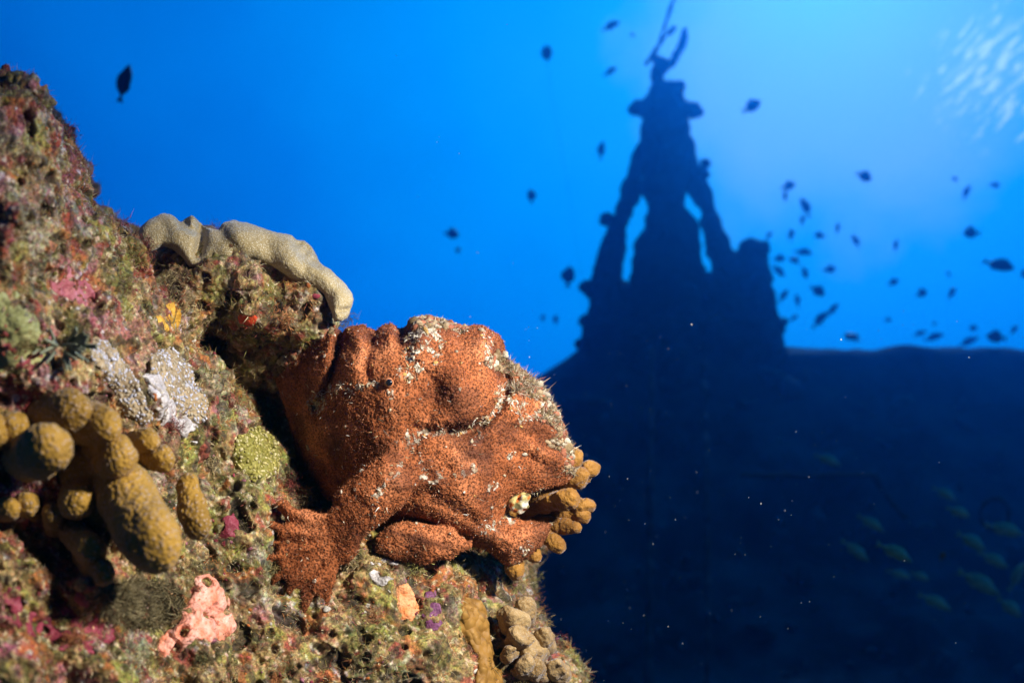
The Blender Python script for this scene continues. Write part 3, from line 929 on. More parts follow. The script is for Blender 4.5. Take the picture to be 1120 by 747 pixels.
fc1 = empty('finger_coral', tuple(to_world(np.array([[90.0, 560, -170]]), D_REEF)[0]))
tag(fc1, 'large ochre brown finger coral with fat blunt branches at the left edge', 'coral')
for i, (a, b_, ra, rb) in enumerate([
        ((50, 456, -150), (76, 448, -175), 24, 25), ((84, 462, -150), (114, 464, -175), 24, 20),
        ((30, 500, -160), (52, 491, -235), 26, 29), ((20, 478, -150), (14, 470, -180), 18, 20),
        ((134, 536, -140), (163, 590, -200), 32, 36),
        ((112, 512, -130), (128, 500, -170), 22, 23), ((104, 490, -120), (118, 484, -160), 18, 17),
        ((146, 484, -90), (162, 482, -115), 14, 14), ((160, 500, -90), (178, 502, -112), 14, 14),
        ((205, 532, -90), (214, 572, -110), 15, 17),
        ((80, 584, -130), (100, 602, -175), 15, 17), ((90, 610, -130), (112, 626, -180), 13, 14), ((88, 540, -120), (84, 548, -150), 24, 22),
        ((60, 575, -120), (58, 562, -145), 12, 13), ((36, 556, -120), (28, 552, -150), 14, 14),
        ((0, 560, -130), (10, 556, -160), 12, 14), ((-30, 470, -150), (-14, 472, -190), 20, 24), ((90, 520, -100), (120, 540, -110), 40, 40)]):
    branch(fc1, M['finger'], (a[0], a[1], a[2] - 115), (b_[0], b_[1], b_[2] - 115), ra, rb, 100 + i * 5, 0.8)

fc2 = empty('finger_coral', tuple(to_world(np.array([[590.0, 560, 60]]), D_REEF)[0]))
tag(fc2, 'amber finger coral sticking out behind the tail of the frogfish', 'coral')
for i, (a, b_, ra, rb) in enumerate([
        ((590, 530, 60), (628, 502, 20), 12, 15), ((600, 530, 55), (633, 520, 22), 10, 12), ((610, 540, 60), (646, 512, 35), 8, 9),
        ((580, 552, 50), (622, 544, 8), 11, 13), ((600, 555, 60), (641, 553, 30), 8, 9), ((590, 560, 60), (637, 564, 30), 8, 9),
        ((590, 570, 50), (626, 577, 25), 7, 9), ((585, 575, 50), (610, 596, 20), 7, 8), ((570, 590, 50), (585, 610, 15), 8, 9),
        ((555, 590, 40), (563, 624, 10), 8, 9), ((560, 560, 70), (600, 560, 60), 20, 16)]):
    branch(fc2, M['finger_far'], a, b_, ra * 1.1, rb * (0.85 + 0.3 * ((i * 7) % 5) / 4), 200 + i * 5, 0.8, 2.0, lumpy=0.28)

fc3 = empty('knobbly_coral', tuple(to_world(np.array([[570.0, 720, 30]]), D_REEF)[0]))
tag(fc3, 'beige knobbly coral cluster at the bottom edge of the reef slope', 'coral')
for i, (a, b_, ra, rb) in enumerate([
        ((568, 690, 40), (561, 677, -6), 10, 13), ((575, 705, 40), (567, 698, -14), 10, 11), ((588, 715, 40), (580, 710, -8), 9, 10),
        ((566, 720, 30), (559, 713, -18), 9, 9), ((590, 735, 30), (585, 729, -8), 9, 9), ((575, 735, 30), (571, 728, -20), 9, 10),
        ((578, 672, 40), (576, 662, 10), 8, 9), ((598, 705, 45), (595, 696, 20), 9, 8), ((612, 740, 45), (608, 728, 15), 9, 9)]):
    branch(fc3, M['knob'], a, b_, ra * 1.25, rb * 1.2, 300 + i * 5, 0.8, 2.0, nm='knob', lumpy=0.42)

# small branching soft alga on the upper left
sa = []
for k_ in range(26):
    a0 = RNG.uniform(0, 6.28); r0 = RNG.uniform(0, 15)
    sa.append((68 + 26 * math.cos(a0) * RNG.random() - 2, 378 + 16 * math.sin(a0) * RNG.random(), -275, a0))


def alga_field(PX, PY, PQ):
    c = None
    for x, y, z, a0 in sa:
        x2, y2 = x + 15 * math.cos(a0), y + 15 * math.sin(a0)
        s = cone(PX, PY, PQ, (x, y, z), (x2, y2, z - 16), 2.6, 1.8)
        c = s if c is None else np.minimum(c, s)
    return c


av, aq = sculpt(alga_field, (22, 340, -305), (115, 420, -262), 1.6)
av = av + np.array([0, 0, -4.0])
o = mesh_obj('branching_alga', to_world(smooth(av, aq, 1), D_REEF), aq, plain_mat('grey_green_alga', (0.17, 0.19, 0.13), 0.7, 0.4, 80, 0.3, 0.001))
tag(o, 'grey-green branching alga tuft beside the pale green coral patch', 'alga')

# fluffy grey-green algae clump below the finger coral
p, nr = sample(rv, rq, 11000, lambda fc_, fn_: (fc_[:, 0] > 112) & (fc_[:, 0] < 205) & (fc_[:, 1] > 632) & (fc_[:, 1] < 690) & (((fc_[:, 0] - 156) / 46) ** 2 + ((fc_[:, 1] - 660) / 28) ** 2 < 1))
V, T = blades(p, nr, RNG.uniform(3, 8, len(p)), RNG.uniform(0.3, 0.6, len(p)), 2.2, 1.6)
bc = np.repeat(np.array([[0.20, 0.165, 0.085]]) * (RNG.uniform(0.6, 1.5, len(p)) * (1 + 0.6 * noise(p, 9, 77)))[:, None], 5, 0)
o = mesh_obj('algae_tuft', to_world(V, D_REEF), T, M['turf'], None, bc)
tag(o, 'fluffy grey-brown algae clump between the finger coral and the salmon sponge', 'algae')

# ------------------------------------------------------------------ frogfish
FB = [(300, 408), (306, 394), (320, 382), (337, 370), (352, 362), (364, 358), (374, 366), (380, 358), (392, 357), (404, 361), (412, 364), (418, 357), (430, 356),
      (438, 362), (444, 360), (452, 352), (470, 348), (488, 353), (505, 358), (530, 358), (545, 366), (551, 382), (549, 396), (557, 400), (574, 409),
      (591, 425), (605, 445), (617, 470), (627, 492), (635, 517), (628, 527), (608, 535), (592, 541), (574, 543), (562, 552), (556, 562),
      (572, 570), (590, 569), (607, 571), (602, 583), (592, 596), (575, 611), (562, 620), (552, 617), (539, 607), (519, 599),
      (503, 594), (480, 586), (450, 575), (425, 578), (395, 575), (365, 548), (347, 530), (336, 517), (324, 501), (321, 488), (315, 461),
      (311, 448), (305, 434), (300, 416)]
FOOT = [(440, 505), (455, 530), (440, 557), (414, 576), (396, 590), (391, 604), (383, 614), (371, 619), (364, 642), (357, 670), (351, 668), (347, 651),
        (342, 651), (335, 674), (330, 672), (328, 648), (324, 645), (314, 661), (310, 656), (314, 637), (309, 632), (297, 641), (295, 635), (305, 620), (303, 613), (288, 616), (287, 609), (302, 604), (302, 598), (287, 597),
        (288, 590), (304, 590), (305, 584), (291, 575), (295, 569), (309, 574), (314, 570), (304, 552), (312, 550), (324, 558), (336, 559), (350, 562), (358, 561), (366, 551), (366, 540), (395, 510), (420, 495)]
CREASE = [([(373, 360), (369, 385), (364, 410), (352, 434), (345, 446)], 20, 6), ([(455, 468), (476, 474), (490, 471)], 8, 6), ([(494, 472), (512, 472), (528, 463), (540, 452), (550, 440), (556, 422), (549, 394)], 22, 6), ([(520, 362), (512, 385), (516, 410)], 5, 9), ([(470, 400), (476, 430), (470, 455)], 6, 9),
          ([(458, 478), (452, 493), (441, 505), (427, 523), (408, 545)], 4, 6), ([(404, 366), (409, 376)], 9, 6), ([(406, 376), (398, 400), (404, 414)], 8, 6), ([(412, 418), (440, 425)], 4, 7), ([(470, 520), (490, 512)], 5, 7),
          ([(441, 356), (438, 372)], 12, 5), ([(563, 552), (590, 546)], 10, 6), ([(470, 540), (520, 570), (560, 580)], 6, 8), ([(500, 360), (505, 375)], 8, 8),
          ([(430, 560), (470, 575)], 8, 5), ([(340, 380), (330, 420)], 5, 10), ([(580, 500), (625, 512)], 4, 6), ([(560, 470), (610, 490)], 4, 6)]
RIDGE = [([(345, 438), (370, 426), (395, 421), (408, 415)], 5, 5), ([(462, 362), (455, 385), (470, 400)], 7, 7), ([(420, 420), (435, 412)], 5, 6),
         ([(366, 360), (360, 400), (348, 430)], 6, 7), ([(570, 485), (628, 515)], 4, 8), ([(560, 450), (610, 470)], 4, 8)]
DOME = [(508, 412, 54, 22), (530, 384, 24, 7), (500, 446, 24, 6), (540, 425, 14, 5), (440, 440, 22, 6), (350, 480, 26, 6), (600, 500, 26, 8), (385, 398, 22, 14), (400, 470, 70, 12), (500, 530, 55, 10), (345, 400, 14, 8), (450, 370, 16, 9), (560, 590, 30, 6), (395, 366, 10, 6), (428, 364, 9, 7)]


def gauss_line(PX, PY, pts, w):
    return np.exp(-(seg_dist(PX, PY, pts, False) / w) ** 2)


def fish_field(PX, PY, PQ):
    h = poly_in(PX, PY, FB)
    R = 62.0
    hh = np.clip(h / R, 0, 1)
    prof = np.sqrt(np.maximum(1 - (1 - hh) ** 2, 0))
    tm = 40 + 26 * sstep(300, 430, PX) - 54 * sstep(430, 660, PX)
    T_ = tm * prof
    front = T_
    edge = np.clip(h / 14, 0, 1)
    for x, y, r, a in DOME:
        front = front + edge * a * np.exp(-((PX - x) ** 2 + (PY - y) ** 2) / (r * r) * 1.3)
    for pts, a, w in CREASE:
        front = front - np.clip(h / 5, 0.2, 1) * a * gauss_line(PX, PY, pts, w)
    for pts, a, w in RIDGE:
        front = front + edge * a * gauss_line(PX, PY, pts, w)
    front = np.maximum(front, 2.0)
    xx = PX - (PY - 460) * 0.2
    qc = 3 + 80 * (1 - sstep(260, 440, xx)) + 12 * sstep(500, 640, xx)
    c = np.maximum(np.maximum(qc - front - PQ, PQ - qc - np.maximum(T_, 2.0)) * 0.8, -h)
    # arm and hand-like pectoral fin
    ha = poly_in(PX, PY, FOOT)
    wide = np.clip((PX - (PY - 590) * 0.3 - 362) / 60, 0, 1)
    ta = (6.8 + 17 * wide) * np.sqrt(np.maximum(1 - (1 - np.clip(ha / (5 + 24 * wide), 0, 1)) ** 2, 0)) + 1.5
    qa = -64 - 2 * wide + 3.0 * np.sin(np.arctan2(PY - 588, PX - 378) * 17) * np.clip((360 - PX + (PY - 590) * 0.5) / 40, 0, 1)
    a_ = np.maximum(np.abs(PQ - qa) - ta, -ha)
    c = smin(c, a_, 8)
    # belly (pelvic) fin
    pf = ellip(PX, PY, PQ, (462, 592, -34), (52, 23, 15))
    pf = np.maximum(pf, -(PX - 412))
    c = smin(c, pf, 3)
    near = np.abs(c) < 14
    return c + grid_noise(PX, PY, PQ, near, [(40, 3.4, 401), (17, 2.0, 402)]) * (1 - 0.88 * sstep(400, 370, PX) * sstep(545, 570, PY))


fv, fq = sculpt(fish_field, (285, 335, -120), (650, 680, 90), 2.0)
fv = 0.5 * fv + 0.5 * smooth(fv, fq, 1)
fv, fq = subdivide(fv, fq)
fnm = normals(fv, fq)
X, Y = fv[:, 0], fv[:, 1]
wart, wid = worley(fv, 13, 410)
fv = fv + fnm * (0.45 * noise(fv, 8, 403) + 0.75 * noise(fv, 3.6, 404) + 0.4 * noise(fv, 2.2, 406) + 2.0 * sstep(0.38, 0.1, wart) * (wid > 0.75) + 1.3 * fbm(fv, 30, 2, 405))[:, None]
CREAM = (([(345, 438), (360, 430), (372, 426)], 7, 0.9), ([(384, 425), (395, 421), (404, 416)], 5, 0.95), ([(412, 421), (420, 421)], 3, 0.7),
                  ([(462, 360), (458, 385), (450, 404)], 11, 0.95), ([(474, 370), (470, 392)], 9, 0.9), ([(478, 350), (470, 360)], 8, 0.8),
                  ([(458, 471), (476, 474), (492, 471), (510, 472), (528, 463), (545, 447), (554, 425)], 4.0, 0.95), ([(468, 518), (478, 524)], 8, 0.9), ([(456, 504), (464, 508)], 6, 0.9), ([(440, 480), (446, 476)], 7, 0.8), ([(518, 481), (526, 477)], 4, 0.9), ([(510, 516), (518, 512)], 5, 0.9), ([(534, 536), (540, 530)], 4, 0.9), ([(558, 500), (563, 497)], 4, 0.9), ([(549, 430), (558, 440)], 9, 0.9),
                  ([(458, 478), (452, 493), (441, 505), (427, 523), (410, 545)], 4.5, 0.8), ([(425, 430), (428, 440), (430, 455)], 5, 0.75),
                  ([(560, 395), (590, 428), (612, 468), (628, 500)], 7, 0.8), ([(560, 440), (575, 450), (570, 465)], 9, 0.72),
                  ([(556, 562), (545, 570), (535, 578)], 7, 0.9), ([(610, 536), (560, 548)], 4, 0.75), ([(608, 572), (612, 562)], 5, 1.0),
                  ([(350, 362), (320, 385), (306, 398)], 7, 0.75), ([(530, 368), (536, 385)], 6, 0.75), ([(440, 505), (436, 515)], 5, 0.7),
                  ([(405, 612), (383, 614), (391, 604)], 3, 0.6), ([(580, 597), (562, 618)], 4, 0.6), ([(341, 440), (343, 448)], 5, 0.9))


def cream_f(P):
    r = np.zeros(len(P))
    for pts, w, a in CREAM:
        r = np.maximum(r, a * gauss_line(P[:, 0], P[:, 1], pts, w * 1.5))
    r = r * np.clip(0.85 + 1.4 * fbm(P, 10, 3, 422), 0, 1)
    return r + 0.30 * sstep(0.15, 0.5, fbm(P, 20, 3, 420)) - 0.06


cream = cream_f(fv)
cream = np.maximum(cream, 0.85 * sstep(0.30, 0.12, wart) * (wid > 0.80) * (fnm[:, 2] < 0.2))
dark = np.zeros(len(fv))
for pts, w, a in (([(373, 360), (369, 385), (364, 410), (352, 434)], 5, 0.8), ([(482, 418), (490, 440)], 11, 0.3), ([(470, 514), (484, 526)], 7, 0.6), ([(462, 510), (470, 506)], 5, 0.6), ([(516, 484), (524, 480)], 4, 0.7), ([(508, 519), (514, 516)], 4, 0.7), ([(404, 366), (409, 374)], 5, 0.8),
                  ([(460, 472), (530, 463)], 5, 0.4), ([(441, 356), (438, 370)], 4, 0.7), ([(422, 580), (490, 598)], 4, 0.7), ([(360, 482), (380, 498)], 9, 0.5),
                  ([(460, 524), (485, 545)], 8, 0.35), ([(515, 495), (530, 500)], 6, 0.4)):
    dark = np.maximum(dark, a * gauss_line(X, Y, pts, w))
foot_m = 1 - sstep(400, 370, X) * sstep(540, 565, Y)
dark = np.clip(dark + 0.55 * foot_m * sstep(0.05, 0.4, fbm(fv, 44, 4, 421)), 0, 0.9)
frog = empty('frogfish', tuple(to_world(np.array([[430.0, 610, 0]]), D_REEF)[0]))
tag(frog, 'warty brick orange frogfish propped on its hand-like fin on the reef edge', 'frogfish')
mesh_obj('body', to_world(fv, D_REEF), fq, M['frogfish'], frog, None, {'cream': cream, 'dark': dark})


def nearest_front(v, x, y, r=6.0):
    m = np.hypot(v[:, 0] - x, v[:, 1] - y) < r
    return v[m][:, 2].min()


ez = nearest_front(fv, 425.4, 418.4, 5)


def ball(x, y, z, r, mat, parent, name, flat=1.0):
    a = np.linspace(0, math.pi, 17); b2 = np.linspace(0, 2 * math.pi, 33)[:-1]
    A, B = np.meshgrid(a, b2, indexing='ij')
    v = np.stack([x + r * np.sin(A) * np.cos(B), y + r * np.sin(A) * np.sin(B), z + flat * r * np.cos(A)], -1).reshape(-1, 3)
    q = np.array([[i * 32 + j, i * 32 + (j + 1) % 32, (i + 1) * 32 + (j + 1) % 32, (i + 1) * 32 + j] for i in range(16) for j in range(32)])
    return mesh_obj(name, to_world(v, D_REEF), q[:, ::-1], mat, None, origin=to_world(np.array([[x, y, z]]), D_REEF)[0])


def keep_parent(o, parent):
    o.location = o.location - parent.location if parent.parent is None else o.location - (parent.location + parent.parent.location)
    o.parent = parent


iris_m, t, b = new_mat('eye_iris'); b.inputs['Base Color'].default_value = (0.62, 0.22, 0.08, 1); b.inputs['Roughness'].default_value = 0.25
n = t.nodes.new; l = t.links.new
wv = n('ShaderNodeTexNoise'); wv.inputs['Scale'].default_value = 700; tcd = n('ShaderNodeTexCoord'); l(tcd.outputs['Object'], wv.inputs['Vector'])
rp = n('ShaderNodeValToRGB'); rp.color_ramp.elements[0].color = (0.25, 0.06, 0.02, 1); rp.color_ramp.elements[1].color = (0.7, 0.32, 0.14, 1)
l(wv.outputs[0], rp.inputs[0]); l(rp.outputs[0], b.inputs['Base Color'])
pup_m, t, b = new_mat('eye_pupil'); b.inputs['Base Color'].default_value = (0.006, 0.008, 0.012, 1); b.inputs['Roughness'].default_value = 0.12
eye = ball(425.4, 418.4, ez + 2.6, 5.6, iris_m, frog, 'eye')
pup = ball(425.6, 418.4, ez - 0.6, 4.0, pup_m, frog, 'pupil', 0.75)
pl = Vector(pup.location); el_ = Vector(eye.location); fl = Vector(frog.location)
pup.parent = eye; pup.location = pl - el_
eye.parent = frog; eye.location = el_ - fl

# algae growing along the back of the fish
p, nr = sample(fv, fq, 26000, lambda fc_, fn_: (fn_[:, 1] < 0.3) & (((seg_dist(fc_[:, 0], fc_[:, 1], [(552, 398), (575, 409), (592, 426), (606, 446), (618, 470), (628, 494), (634, 512)], False) < 15 + 9 * np.sin(fc_[:, 1] * 0.21)))
                                                                    | (seg_dist(fc_[:, 0], fc_[:, 1], [(455, 352), (490, 352), (505, 358)], False) < 7)
                                                                    | (seg_dist(fc_[:, 0], fc_[:, 1], [(302, 404), (337, 370), (362, 358)], False) < 6)))
ln = np.minimum(RNG.gamma(2.2, 1.1, len(p)) + 1.2, 5.5)
ln = ln * np.where(p[:, 0] > 545, 1.0, 0.5) * np.clip(0.75 + 0.9 * noise(p, 12, 433), 0.15, 1.3)
V, T = blades(p, nr + np.array([0.1, -0.2, 0]), ln, RNG.uniform(0.3, 0.65, len(p)), 1.8, 1.5)
pal = np.array([(0.28, 0.20, 0.11), (0.36, 0.29, 0.19), (0.46, 0.40, 0.31), (0.34, 0.14, 0.08), (0.26, 0.21, 0.10)])
bc = np.repeat(pal[RNG.integers(0, len(pal), len(p))] * RNG.uniform(0.6, 1.3, len(p))[:, None], 5, 0)
mesh_obj('algae_growth', to_world(V, D_REEF), T, M['turf'], frog, bc)['kind'] = 'stuff'
k_ = RNG.random(len(p)) < 0.035
V, T, k = lumps(p[k_], nr[k_], RNG.gamma(2.5, 0.7, k_.sum()) + 0.8, 0.9, 434)
bc = np.repeat(np.array([(0.30, 0.22, 0.13), (0.44, 0.38, 0.28), (0.20, 0.14, 0.07), (0.30, 0.11, 0.06)])[RNG.integers(0, 4, k_.sum())] * RNG.uniform(0.6, 1.15, k_.sum())[:, None], k, 0)
mesh_obj('back_crust', to_world(V, D_REEF), T, M['bits'], frog, bc)['kind'] = 'stuff'
# skin tassels and crusts on the fish
p, nr = sample(fv, fq, 16000, lambda fc_, fn_: fn_[:, 2] < 0.3)
vals = cream_f(p)
keep = (vals > 0.42) | (RNG.random(len(p)) < 0.03)
p, nr = p[keep], nr[keep]
V, T = blades(p, nr, RNG.uniform(1.5, 4.5, len(p)), RNG.uniform(0.3, 0.6, len(p)), 1.6, 1.0)
bc = np.repeat(np.array([(0.60, 0.54, 0.40), (0.66, 0.62, 0.54), (0.26, 0.20, 0.12), (0.46, 0.40, 0.22)])[RNG.integers(0, 4, len(p))] * RNG.uniform(0.6, 1.15, len(p))[:, None], 5, 0)
mesh_obj('skin_tassels', to_world(V, D_REEF), T, M['turf'], frog, bc)['kind'] = 'stuff'
keep = RNG.random(len(p)) < 0.12
p, nr = p[keep], nr[keep]
V, T, k = lumps(p, nr, RNG.gamma(2.5, 0.38, len(p)) + 0.4, 0.8, 431)
bc = np.repeat(np.array([(0.44, 0.36, 0.24), (0.50, 0.44, 0.34), (0.30, 0.17, 0.09), (0.44, 0.26, 0.08)])[RNG.integers(0, 4, len(p))] * RNG.uniform(0.6, 1.15, len(p))[:, None], k, 0)
mesh_obj('skin_warts', to_world(V, D_REEF), T, M['bits'], frog, bc)['kind'] = 'stuff'

# the fine nap of its skin
p, nr = sample(fv, fq, 42000, lambda fc_, fn_: fn_[:, 2] < 0.3)
keep = cream_f(p) < 0.33
p, nr = p[keep], nr[keep]
V, T = blades(p, nr, RNG.uniform(1.0, 2.3, len(p)), RNG.uniform(0.25, 0.45, len(p)), 1.2, 0.8)
pal = np.array([(0.33, 0.105, 0.036), (0.17, 0.05, 0.016), (0.40, 0.19, 0.10), (0.25, 0.078, 0.025)])
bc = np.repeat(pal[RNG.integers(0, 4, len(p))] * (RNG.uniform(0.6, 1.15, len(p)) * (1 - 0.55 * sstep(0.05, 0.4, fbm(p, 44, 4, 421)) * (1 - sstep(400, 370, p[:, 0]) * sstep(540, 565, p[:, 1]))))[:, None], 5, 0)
mesh_obj('skin_nap', to_world(V, D_REEF), T, M['turf'], frog, bc)['kind'] = 'stuff'

# a small lumpy sea squirt wedged under the tail
def squirt_f(PX, PY, PQ):
    c = ellip(PX, PY, PQ, (567, 551, -6), (11, 11, 13))
    c = smin(c, ellip(PX, PY, PQ, (573, 545, -12), (7, 6, 8)), 3)
    return c + grid_noise(PX, PY, PQ, np.abs(c) < 12, [(9, 2.4, 441), (5, 1.0, 442)])


v, q = sculpt(squirt_f, (545, 530, -35), (592, 572, 20), 1.3)
cc = mixc(np.tile(np.array([0.50, 0.42, 0.16]), (len(v), 1)), (0.70, 0.66, 0.50), sstep(0, 0.4, noise(v, 7, 443)))
cc = mixc(cc, (0.55, 0.16, 0.03), sstep(0.3, 0.5, noise(v, 5, 444)))
cc = mixc(cc, (0.12, 0.10, 0.04), sstep(0.2, 0.5, -noise(v, 6, 445)))
tag(mesh_obj('sea_squirt', to_world(v, D_REEF), q, M['bits'], None, cc), 'small pale yellow lumpy sea squirt wedged under the tail of the frogfish', 'sea squirt')

# ------------------------------------------------------------------ shipwreck
D_W = 10.0


def qv(py, Y0=10.0):
    """away coordinate of an upright plane Y0 metres ahead"""
    d = Y0 / (math.cos(PITCH) - (CY - py) / F * math.sin(PITCH))
    return F * np.log(d / D_W)


NTL = [(30, 2.5, 504), (12, 3.5, 505), (6, 1.5, 506)]
wreck = empty('shipwreck', tuple(to_world(np.array([[730.0, 560, 0]]), D_W)[0] * np.array([1, 1, 0]) + np.array([0, 0, -3.5])))
tag(wreck, 'dark sunken ship with a tall A-frame mast behind the reef', 'shipwreck')


def wpart(name, fld, lo, hi, step, noise_terms, parent=wreck, mat=None, fade=None):
    def f2(PX, PY, PQ):
        c = fld(PX, PY, PQ)
        g = grid_noise(PX, PY, PQ, np.abs(c) < 30, noise_terms)
        return c + (g if fade is None else g * fade(PX, PY))
    v, q = sculpt(f2, lo, hi, step)
    v = smooth(v, q, 1)
    return mesh_obj(name, to_world(v, D_W), q, mat or M['wreck'], parent)


def P3(x, y, dz=0):
    return (x, y, float(qv(y)) + dz)


NT = [(30, 4, 501), (13, 4.5, 502), (6, 2, 503)]


def column_f(PX, PY, PQ):
    PQ = PQ - qv(np.clip(PY, 50, 420))
    c = cone(PX, PY, PQ, (728, 120, 0), (728, 260, 0), 20, 24)
    c = smin(c, cone(PX, PY, PQ, (731, 270, 0), (731, 420, 0), 38, 52), 12)
    c = smin(c, cone(PX, PY, PQ, (727, 105, 0), (727, 200, 0), 17, 26), 8)
    return c


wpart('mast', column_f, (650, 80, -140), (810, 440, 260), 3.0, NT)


def head_f(PX, PY, PQ):
    PQ = PQ - qv(np.clip(PY, 50, 420))
    c = box(PX, PY, PQ, (735, 108, 0), (11, 16, 11))
    c = smin(c, ellip(PX, PY, PQ, (700, 119, 4), (13, 8, 12)), 6)
    c = smin(c, ellip(PX, PY, PQ, (757, 122, 4), (10, 11, 12)), 6)
    c = smin(c, box(PX, PY, PQ, (727, 120, 0), (24, 9, 16)), 6)
    c = smin(c, cone(PX, PY, PQ, (718, 100, 0), (719, 70, 0), 6, 8), 3)
    c = smin(c, ellip(PX, PY, PQ, (725, 71, 0), (7, 6, 8)), 3)
    return c


wpart('mast_head', head_f, (675, 45, 20), (780, 150, 240), 2.2, [(12, 4, 511), (6, 2, 512)])


def tube_part(name, pts, r, step=1.6, nterm=((8, 1.6, 520),), k=2):
    lo = [min(p_[i] for p_ in pts) - max(r) - 10 for i in range(3)]
    hi = [max(p_[i] for p_ in pts) + max(r) + 10 for i in range(3)]

    def f_(PX, PY, PQ):
        c = None
        for i in range(len(pts) - 1):
            s = cone(PX, PY, PQ, pts[i], pts[i + 1], r[i], r[i + 1])
            c = s if c is None else smin(c, s, k)
        return c
    return wpart(name, f_, lo, hi, step, list(nterm))


tube_part('antenna_pole', [P3(715, 66), P3(722, 46), P3(730, 20), P3(740, -8)], [2.4, 2.0, 1.8, 1.5])
tube_part('antenna_prong', [P3(707, 70), P3(718, 54), P3(729, 38), P3(737, 31)], [2.4, 2.4, 2.6, 4.0])
tube_part('antenna_prong', [P3(733, 72), P3(741, 58), P3(747, 46), P3(749, 33)], [4.0, 4.2, 4.0, 2.6], nterm=((7, 2.2, 523),))
tube_part('mast_leg', [P3(709, 140, 10), P3(693, 200, 8), P3(674, 260, 6), P3(664, 310, 4), P3(655, 395, 0)], [9, 10, 11, 17, 22], 2.6, NTL)
tube_part('mast_leg', [P3(745, 140, 10), P3(763, 200, 8), P3(783, 262, 6), P3(806, 330, 4), P3(820, 395, 0)], [8, 9.5, 12, 24, 30], 2.6, NTL)
# knobbly growths and fittings hung on the legs
for i, (x, y, r) in enumerate(((664, 241, 9), (646, 316, 11), (644, 352, 9), (641, 378, 10), (770, 189, 7), (772, 180, 5), (684, 222, 6), (837, 271, 9))):
    wpart('growth', lambda PX, PY, PQ: ellip(PX, PY, PQ, P3(x, y), (r, r * 0.85, r)), (x - r - 10, y - r - 10, float(qv(y)) - r - 10), (x + r + 10, y + r + 10, float(qv(y)) + r + 10), 2.0, [(9, 3.2, 530 + i), (5, 1.5, 540 + i)])


def house_f(PX, PY, PQ):
    PQ = PQ - qv(np.clip(PY, 50, 420))
    c = cone(PX, PY, PQ, (822, 285, 10), (832, 400, 10), 19, 26)
    c = smin(c, box(PX, PY, PQ, (810, 348, 5), (34, 50, 26), -0.13), 6)
    c = smin(c, box(PX, PY, PQ, (690, 362, 8), (44, 50, 30), 0.12), 10)
    c = smin(c, box(PX, PY, PQ, (750, 380, 6), (104, 26, 36)), 12)
    c = smin(c, ellip(PX, PY, PQ, (834, 274, 6), (8, 8, 10)), 3)
    return c


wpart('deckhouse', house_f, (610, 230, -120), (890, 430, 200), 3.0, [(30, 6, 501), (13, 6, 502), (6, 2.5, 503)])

HULL = [(520, 470), (575, 425), (600, 410), (622, 400), (640, 388), (700, 380), (862, 383), (960, 381), (1040, 384), (1120, 384), (1700, 380), (1700, 1250), (380, 1250), (440, 600)]


def hull_f(PX, PY, PQ):
    h = poly_in(PX, PY, HULL)
    dy = np.clip(PY - 383, 0, 900)
    front = qv(PY, 9.6 - 2.9 * np.clip(dy / 364, 0, 1.4))
    hh = np.clip(h, 0, 8)
    front = front + (8 - np.sqrt(np.maximum(64 - (8 - hh) ** 2, 0)))
    # frames and plating ribs of the wreck's side
    front = front - 9 * np.exp(-((PX - 713) / 9) ** 2) - 8 * np.exp(-((PX - 772) / 8) ** 2) - 10 * np.exp(-((PX - 1010) / 14) ** 2)
    front = front + 40 * np.exp(-((PX - 885) / 62) ** 4 - ((PY - 585) / 55) ** 4)
    front = front - 26 * np.exp(-((PX - 820) / 60) ** 2 - ((PY - 540) / 34) ** 2)
    c = np.maximum(np.maximum(front - PQ, PQ - 150 + dy * 0.3) * 0.7, -h)
    return c


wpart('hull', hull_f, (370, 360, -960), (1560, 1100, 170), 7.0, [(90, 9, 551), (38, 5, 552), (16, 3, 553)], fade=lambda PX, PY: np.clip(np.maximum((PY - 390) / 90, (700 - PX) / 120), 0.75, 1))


def at_d(x, y, d):
    return (x, y, F * math.log(d / D_W))


tube_part('railing', [at_d(812, 520, 5.4), at_d(880, 520, 5.4), at_d(956, 519, 5.4), at_d(972, 545, 5.4), at_d(990, 566, 5.5)], [3.2, 3.0, 3.2, 3.4, 3.2], 1.8, [(9, 1.6, 561)])
tube_part('pipe', [at_d(712, 384, 7.2), at_d(711, 500, 6.0), at_d(710, 640, 5.0), at_d(709, 790, 4.4)], [3.6, 4, 4.5, 5], 2.4, [(14, 2.0, 562)])
tube_part('pipe', [at_d(770, 395, 7.2), at_d(772, 500, 6.0), at_d(773, 640, 5.0), at_d(774, 790, 4.4)], [3.0, 3.4, 3.8, 4], 2.4, [(14, 2.0, 563)])
ring = [at_d(1088 + 16 * math.cos(a), 562 + 17 * math.sin(a), 4.6) for a in np.linspace(0, 2 * math.pi, 17)]
tube_part('ring_fitting', ring, [2.6] * 17, 1.6, [(8, 1.4, 564)])

# encrusting growths scattered over the wreck (nobody could count them)
pp = []
for k_ in range(200):
    x = RNG.uniform(600, 1180); y = RNG.uniform(410, 800)
    dy = y - 383
    z = float(qv(y, 9.6 - 2.9 * min(dy / 364, 1.4)))
    pp.append((x, y, z))
pp = np.array(pp)
nr = np.tile(np.array([0, -0.3, -1.0]), (len(pp), 1)); nr /= np.linalg.norm(nr, axis=1, keepdims=True)
V, T, k = lumps(pp, nr, RNG.gamma(2.0, 2.6, len(pp)) + 1.5, 0.6, 571)
V = V + 3.0 * np.stack([noise(V, 9, 575 + j) for j in range(3)], 1)
gm = plain_mat('pale_growth', (0.085, 0.08, 0.068), 0.8, 0.6, 3, 0.4, 0.02)
o = mesh_obj('coral_growth', to_world(V, D_W), T, gm, wreck)
o['kind'] = 'stuff'

